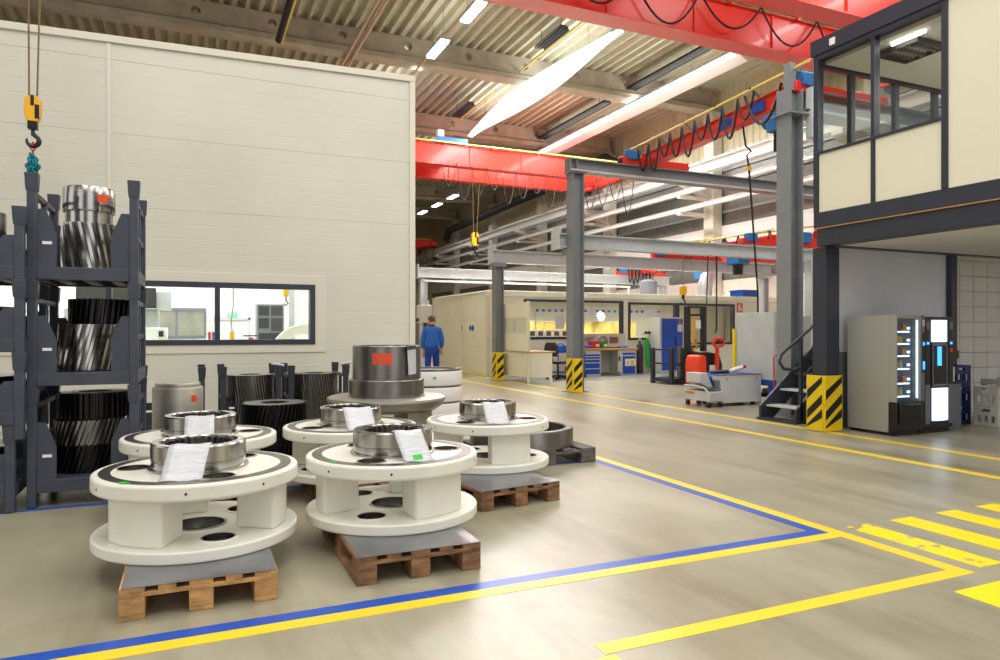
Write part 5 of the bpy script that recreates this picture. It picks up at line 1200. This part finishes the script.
o = thing('pale_door', 'pale double door with thin frame seen through the long window', 'door', (.8, 16.6, 0)); MB().box(-.30, .35, 0, .05, 0, 1.55).build('leaf', 'whiteclad', o); MB().box(-.36, -.30, -.03, .05, 0, 1.6).box(.35, .41, -.03, .05, 0, 1.6).box(-.36, .41, -.03, .05, 1.55, 1.62).build('frame', 'steelgrey', o)
o = thing('hand_wheel', 'red valve stand with dark hand wheel in the right pane of the long window', 'valve', (1.0, 13.6, 0)); MB().lathe([(0, 0), (.09, 0), (.06, .6), (.045, 1.18), (0, 1.18)], 16).build('stand', 'redp', o); MB().lathe([(.115, 1.20), (.14, 1.20), (.14, 1.225), (.115, 1.225)], 24, closed=True).box(-.12, .12, -.01, .01, 1.2, 1.22).box(-.01, .01, -.12, .12, 1.2, 1.22).build('wheel', 'heater', o)
o = thing('control_cabinet', 'tall dark equipment rack with glass doors in the right pane of the long window', 'rack', (1.39, 14.2, 0)); MB().box(-.24, .26, 0, .4, 0, 1.82).build('body', 'dado', o); 
for k, (x0, x1, z0, z1) in enumerate(((-.21, -.02, 1.6, 1.78), (.02, .23, 1.6, 1.78), (-.21, -.02, 1.35, 1.55), (.02, .23, 1.3, 1.55), (-.21, .23, 1.02, 1.26))): MB().box(x0, x1, -.01, 0, z0, z1).build('door', 'heater' if k % 2 else 'tray', o)
o = thing('ring_gear', 'big cream ring standing on edge in the right pane of the long window', 'ring', (1.95, 13.6, 0)); mb = MB(); mb.lathe([(.44, -.1), (.62, -.1), (.62, .1), (.44, .1)], 48, closed=True); q = mb.build('ring_body', 'cast', o); q.rotation_euler = (PI/2, 0, 0); q.location = (0, 0, .80); MB().box(-.5, .5, -.15, .15, 0, .2).build('cradle', 'steelw', o)
o = thing('chain_hook', 'yellow hook block hanging in the right pane of the long window', 'hook', (1.63, 13.7, 1.85)); MB().box(-.05, .05, -.04, .04, .1, .30).build('hook_body', 'hook', o, .015); MB().cyl((0, 0, .3), (0, 0, 3.3), .01, n=6).build('chain', 'steeld', o); MB().tube([(0, 0, .1), (0, 0, .03), (.04, 0, -.03), (0, 0, -.07), (-.04, 0, -.03)], .014, 6).build('hook', 'tray', o)
for k, x in enumerate((1.90, 2.35)): tag(MB().box(x-.06, x+.06, 15.0, 15.12, 0, 5.28).build('room_post', 'steelgrey', None), ('nearer to the rack' if k == 0 else 'farther from the rack')+', grey steel post inside the room behind the long window', 'post')
for k, (x, m_) in enumerate(((-.05, 'beige'), (.12, 'steelgrey'), (.22, 'exitg'))): tag(MB().box(x-.05, x+.05, 13.9, 14.1, 1.03, 1.15).build('small_box', m_, None, .006), ['beige', 'grey', 'greenish'][k]+' small box on the bench behind the left window pane', 'box')
o = thing('bench_table', 'low white bench standing behind the long window', 'bench', (.5, 14.0, 0)); MB().box(-.9, .45, -.25, .25, .98, 1.03).build('top', 'white_tag', o)
for x in (-.8, .35): MB().box(x-.03, x+.03, -.2, .2, 0, .98).build('leg', 'steelgrey', o)
# drill press beside the person
o = thing('drill_press', 'beige pillar drill behind the person in blue', 'machine', (5.72, 18.0, 0)); MB().box(-.2, .2, -.25, .25, 0, .1).build('base', 'beige', o, .01); MB().cyl((0, .1, .1), (0, .1, 1.7), .06).build('pillar', 'steelgrey', o); MB().box(-.16, .16, -.25, .15, 1.52, 2.0).build('head', 'beige', o, .03); MB().cyl((.0, -.1, 2.0), (0, -.1, 2.12), .12, n=18).build('motor', 'steelgrey', o); MB().cyl((0, -.15, 1.15), (0, -.15, 1.52), .05).build('spindle', 'heater', o); MB().box(-.18, .18, -.3, .05, .88, .93).build('table', 'steeld', o)
MB().cyl((-.18, -.1, 1.6), (-.26, -.1, 1.6), .05, n=14).build('feed_wheel', 'heater', o)
# ------------------------------------------------------------------ person in blue workwear, seen from behind
def skin(name, verts, edges, radii, m, parent=None, root=0, sub=2):
    me = bpy.data.meshes.new(name); me.from_pydata(verts, edges, []); me.materials.append(M[m])
    o = bpy.data.objects.new(name, me); COL.objects.link(o)
    if parent: o.parent = parent
    md = o.modifiers.new('skin', 'SKIN'); md.use_smooth_shade = True
    for i, r in enumerate(radii):
        sv = me.skin_vertices[0].data[i]; sv.radius = r if isinstance(r, tuple) else (r, r); sv.use_root = (i == root)
    s = o.modifiers.new('sub', 'SUBSURF'); s.levels = sub; s.render_levels = sub
    return o
p = thing('person', 'person in blue jacket and trousers walking away, head bent to the left', 'person', (5.49, 16.57, 0), D(-24))
# local: x right, y away from the camera; 1.65 m tall, leaning a little forward
V = [(0, 0, .86), (0, .02, 1.02), (0, .06, 1.2), (0, .08, 1.33), (0, .09, 1.40), (-.01, .10, 1.45),           # pelvis .. neck base
     (.09, 0, .80), (.10, .04, .46), (.10, -.02, .09), (.10, .11, .04),                                       # right leg
     (-.09, 0, .80), (-.10, -.10, .46), (-.10, -.22, .10), (-.10, -.12, .04),                                 # left leg
     (.17, .08, 1.33), (.235, .06, 1.08), (.21, .20, .88), (.20, .24, .82),                                   # right arm
     (-.17, .08, 1.33), (-.245, .02, 1.08), (-.225, .06, .84), (-.22, .08, .77)]                              # left arm
Ed = [(0, 1), (1, 2), (2, 3), (3, 4), (4, 5), (0, 6), (6, 7), (7, 8), (8, 9), (0, 10), (10, 11), (11, 12), (12, 13), (3, 14), (14, 15), (15, 16), (16, 17), (3, 18), (18, 19), (19, 20), (20, 21)]
R_ = [(.145, .11), (.14, .105), (.165, .115), (.15, .10), (.075, .07), (.052, .055), .085, .058, .045, .04, .085, .058, .045, .04, .068, .052, .038, .028, .068, .052, .038, .028]
body = skin('body', V, Ed, R_, 'skin', p)
jk = skin('jacket', [(0, 0, .80), V[1], V[2], V[3], V[4], V[14], V[15], V[16], V[18], V[19], V[20]], [(0, 1), (1, 2), (2, 3), (3, 4), (3, 5), (5, 6), (6, 7), (3, 8), (8, 9), (9, 10)], [(.19, .15), (.175, .14), (.19, .14), (.17, .12), (.085, .085), .086, .07, .06, .086, .07, .06], 'navy', p)
tr = skin('trousers', [V[0], V[6], V[7], (V[8][0], V[8][1], .10), V[10], V[11], (V[12][0], V[12][1], .11)], [(0, 1), (1, 2), (2, 3), (0, 4), (4, 5), (5, 6)], [(.16, .13), .108, .082, .072, .108, .082, .072], 'navyd', p)
for s, q in ((1, 8), (-1, 12)):
    x, y, z = V[q]; MB().prism([(y-.09, .0), (y+.17, .0), (y+.17, .05), (y+.06, .09), (y+.04, .14), (y-.07, .14), (y-.09, .06)], 'x', x-.048, x+.048).build('shoe', 'shoe', p, .02, seg=3)
# head turned and bent to the left
hd = bpy.data.objects.new('head_pivot', None)
def blob(name, m, pts, parent, n=20):
    mb = MB(); mb.lathe(pts, n); return mb.build(name, m, parent, smooth=80)
H0 = Matrix.Translation((-.015, .13, 1.46)) @ Matrix.Rotation(D(40), 4, 'Z') @ Matrix.Rotation(D(-16), 4, 'X')
mb = MB(); mb.T = H0
prof = [(0, -.02), (.035, -.018), (.055, .0), (.066, .04), (.074, .085), (.079, .13), (.074, .17), (.052, .205), (.02, .22), (0, .222)]
for v in (): pass
mb.lathe(prof, 24)
for v in mb.bm.verts:
    l = H0.inverted() @ v.co; l.y *= 1.18; l.y += .012 if l.z < .06 and l.y > 0 else 0; v.co = H0 @ l
def ball(c, r, s=(1, 1, 1)):
    rings = []
    for i in range(1, 7):
        t = PI*i/7; rings.append([(c[0]+s[0]*r*math.sin(t)*math.cos(a), c[1]+s[1]*r*math.sin(t)*math.sin(a), c[2]+s[2]*r*math.cos(t)) for a in [k*PI/6 for k in range(12)]])
    mb.loft(rings)
ball((0, .098, .085), .016, (.8, 1.2, 1.5)); ball((.080, -.005, .09), .02, (.4, .9, 1.5)); ball((-.080, -.005, .09), .02, (.4, .9, 1.5)); ball((0, .082, .035), .018, (1.6, .6, .5))
head = mb.build('head', 'skin', p, smooth=80)
mb = MB(); mb.T = H0
for s in (-1, 1): ball((s*.030, .084, .108), .011)
mb.build('eyes', 'tray', head, smooth=80)
mb = MB(); mb.T = H0
rings = []
for z, r in ((.06, .079), (.10, .084), (.15, .086), (.19, .074), (.22, .045), (.233, .012)):
    rings.append([(r*math.cos(a), (r*1.18*math.sin(a)-.012 if math.sin(a) < .2 else min(r*1.18*math.sin(a), .02+(z-.10)*.75 if z > .1 else .0)), z) for a in [k*PI/12 for k in range(24)]])
mb.loft(rings); mb.build('hair', 'hair', p, smooth=80)
# hands: palm with four fingers and a thumb each, slightly curled
def hand(side, wx, wy, wz):
    V = [(0, 0, 0), (0, .004, -.045), (0, .006, -.08)]; E2 = [(0, 1), (1, 2)]; Rr = [(.026, .020), (.034, .018), (.034, .015)]
    mbx = []
    o = skin('hand', [(wx+a, wy+b, wz+c) for a, b, c in V], E2, Rr, 'skin', p)
    for k, (dx, ln) in enumerate(((-.027, .062), (-.009, .072), (.009, .068), (.026, .052))):
        P = [(wx+dx, wy+.004, wz-.07), (wx+dx*1.06, wy+.012, wz-.085-ln*.45), (wx+dx*1.02, wy+.032, wz-.085-ln*.8), (wx+dx*.98, wy+.05, wz-.085-ln)]
        skin('finger', P, [(0, 1), (1, 2), (2, 3)], [.0095, .009, .008, .007], 'skin', o)
    P = [(wx-side*.025, wy+.01, wz-.03), (wx-side*.045, wy+.03, wz-.055), (wx-side*.045, wy+.042, wz-.085)]
    skin('thumb', P, [(0, 1), (1, 2)], [.013, .011, .009], 'skin', o)
hand(1, .20, .235, .835); hand(-1, -.22, .075, .785)
# ------------------------------------------------------------------ light
W = bpy.data.worlds.new('world'); S.world = W; W.use_nodes = True
W.node_tree.nodes['Background'].inputs['Color'].default_value = (1, .985, .955, 1)
W.node_tree.nodes['Background'].inputs['Strength'].default_value = .8
# invented bright and dark bars all round, added for the steel to mirror
nt = W.node_tree; bg = nt.nodes['Background']; bg.inputs['Strength'].default_value = 1.0
tc = nt.nodes.new('ShaderNodeTexCoord'); gr = nt.nodes.new('ShaderNodeTexGradient'); gr.gradient_type = 'RADIAL'
nt.links.new(tc.outputs['Generated'], gr.inputs['Vector'])
m1 = nt.nodes.new('ShaderNodeMath'); m1.operation = 'MULTIPLY'; m1.inputs[1].default_value = 2*PI*8; nt.links.new(gr.outputs['Fac'], m1.inputs[0])
m2 = nt.nodes.new('ShaderNodeMath'); m2.operation = 'SINE'; nt.links.new(m1.outputs[0], m2.inputs[0])
rp = nt.nodes.new('ShaderNodeMapRange'); rp.inputs['From Min'].default_value = -.45; rp.inputs['From Max'].default_value = .25; nt.links.new(m2.outputs[0], rp.inputs['Value'])
mx = nt.nodes.new('ShaderNodeMix'); mx.data_type = 'RGBA'; mx.inputs[6].default_value = (.10, .10, .11, 1); mx.inputs[7].default_value = (1.30, 1.28, 1.24, 1)
nt.links.new(rp.outputs['Result'], mx.inputs[0]); nt.links.new(mx.outputs[2], bg.inputs['Color'])
def area(x, y, z, sx, sy, power, col=(1, .985, .95), rx=0):
    l = bpy.data.lights.new('lamp_and_fill', 'AREA'); l.shape = 'RECTANGLE'; l.size = sx; l.size_y = sy; l.energy = power; l.color = col
    o = bpy.data.objects.new('lamp_and_fill', l); COL.objects.link(o); o.location = (x, y, z); o.rotation_euler = (rx, 0, 0); return o
UP = PI
for x in (-2.4, 2.4):
    for y in (-1, 5.5): area(x, y, 9.7, 3, 5.5, 210)  # unseen overhead rows, added as fill for the near left bay
for x in (6.8, 11.03):
    for y in (0, 7.): area(x, y, 9.7, 2, 5.5, 200)
area(6.8, 18.6, 9.68, .3, 3.5, 380); area(11.03, 22.3, 9.66, .8, 11, 1300); area(15.1, 23, 9.62, .3, 12, 800); area(15.1, 9, 9.7, .3, 8, 260)
area(6.8, 32, 9.7, .4, 8, 400); area(11, 36, 9.7, .4, 8, 300); area(15.1, 44, 9.6, .3, 7, 160)
# upward fill lights, added to brighten the roof over the strip lamps
for x, y, sy, p in ((-2.4, 8, 20, 80), (2.4, 8, 20, 80), (6.8, 12, 18, 100), (11.03, 22.3, 11, 130), (15.1, 22, 13, 120), (6.8, 26, 8, 50), (11, 34, 8, 40)):
    area(x, y, 9.9, .3, sy, p, rx=UP)
area(-1.5, 15, 4.98, 6, 6, 1100, (1, .99, .96))          # lamps of the room behind the window
for x in (9.8, 12.5, 15.2): area(x, 19.2, 2.36, 1.6, .3, 46, (1, .98, .92))   # lamps inside the booth
area(9.4, 4.6, 4.72, 2, 2, 70)                       # office lamp
area(11.2, 4.2, 2.39, .8, .8, 26, (.9, .93, 1))        # downlight below the mezzanine
S.view_settings.view_transform = 'Standard'; S.view_settings.look = 'None'; S.view_settings.gamma = 1; S.view_settings.use_curve_mapping = False
S.view_settings.exposure = 0.08
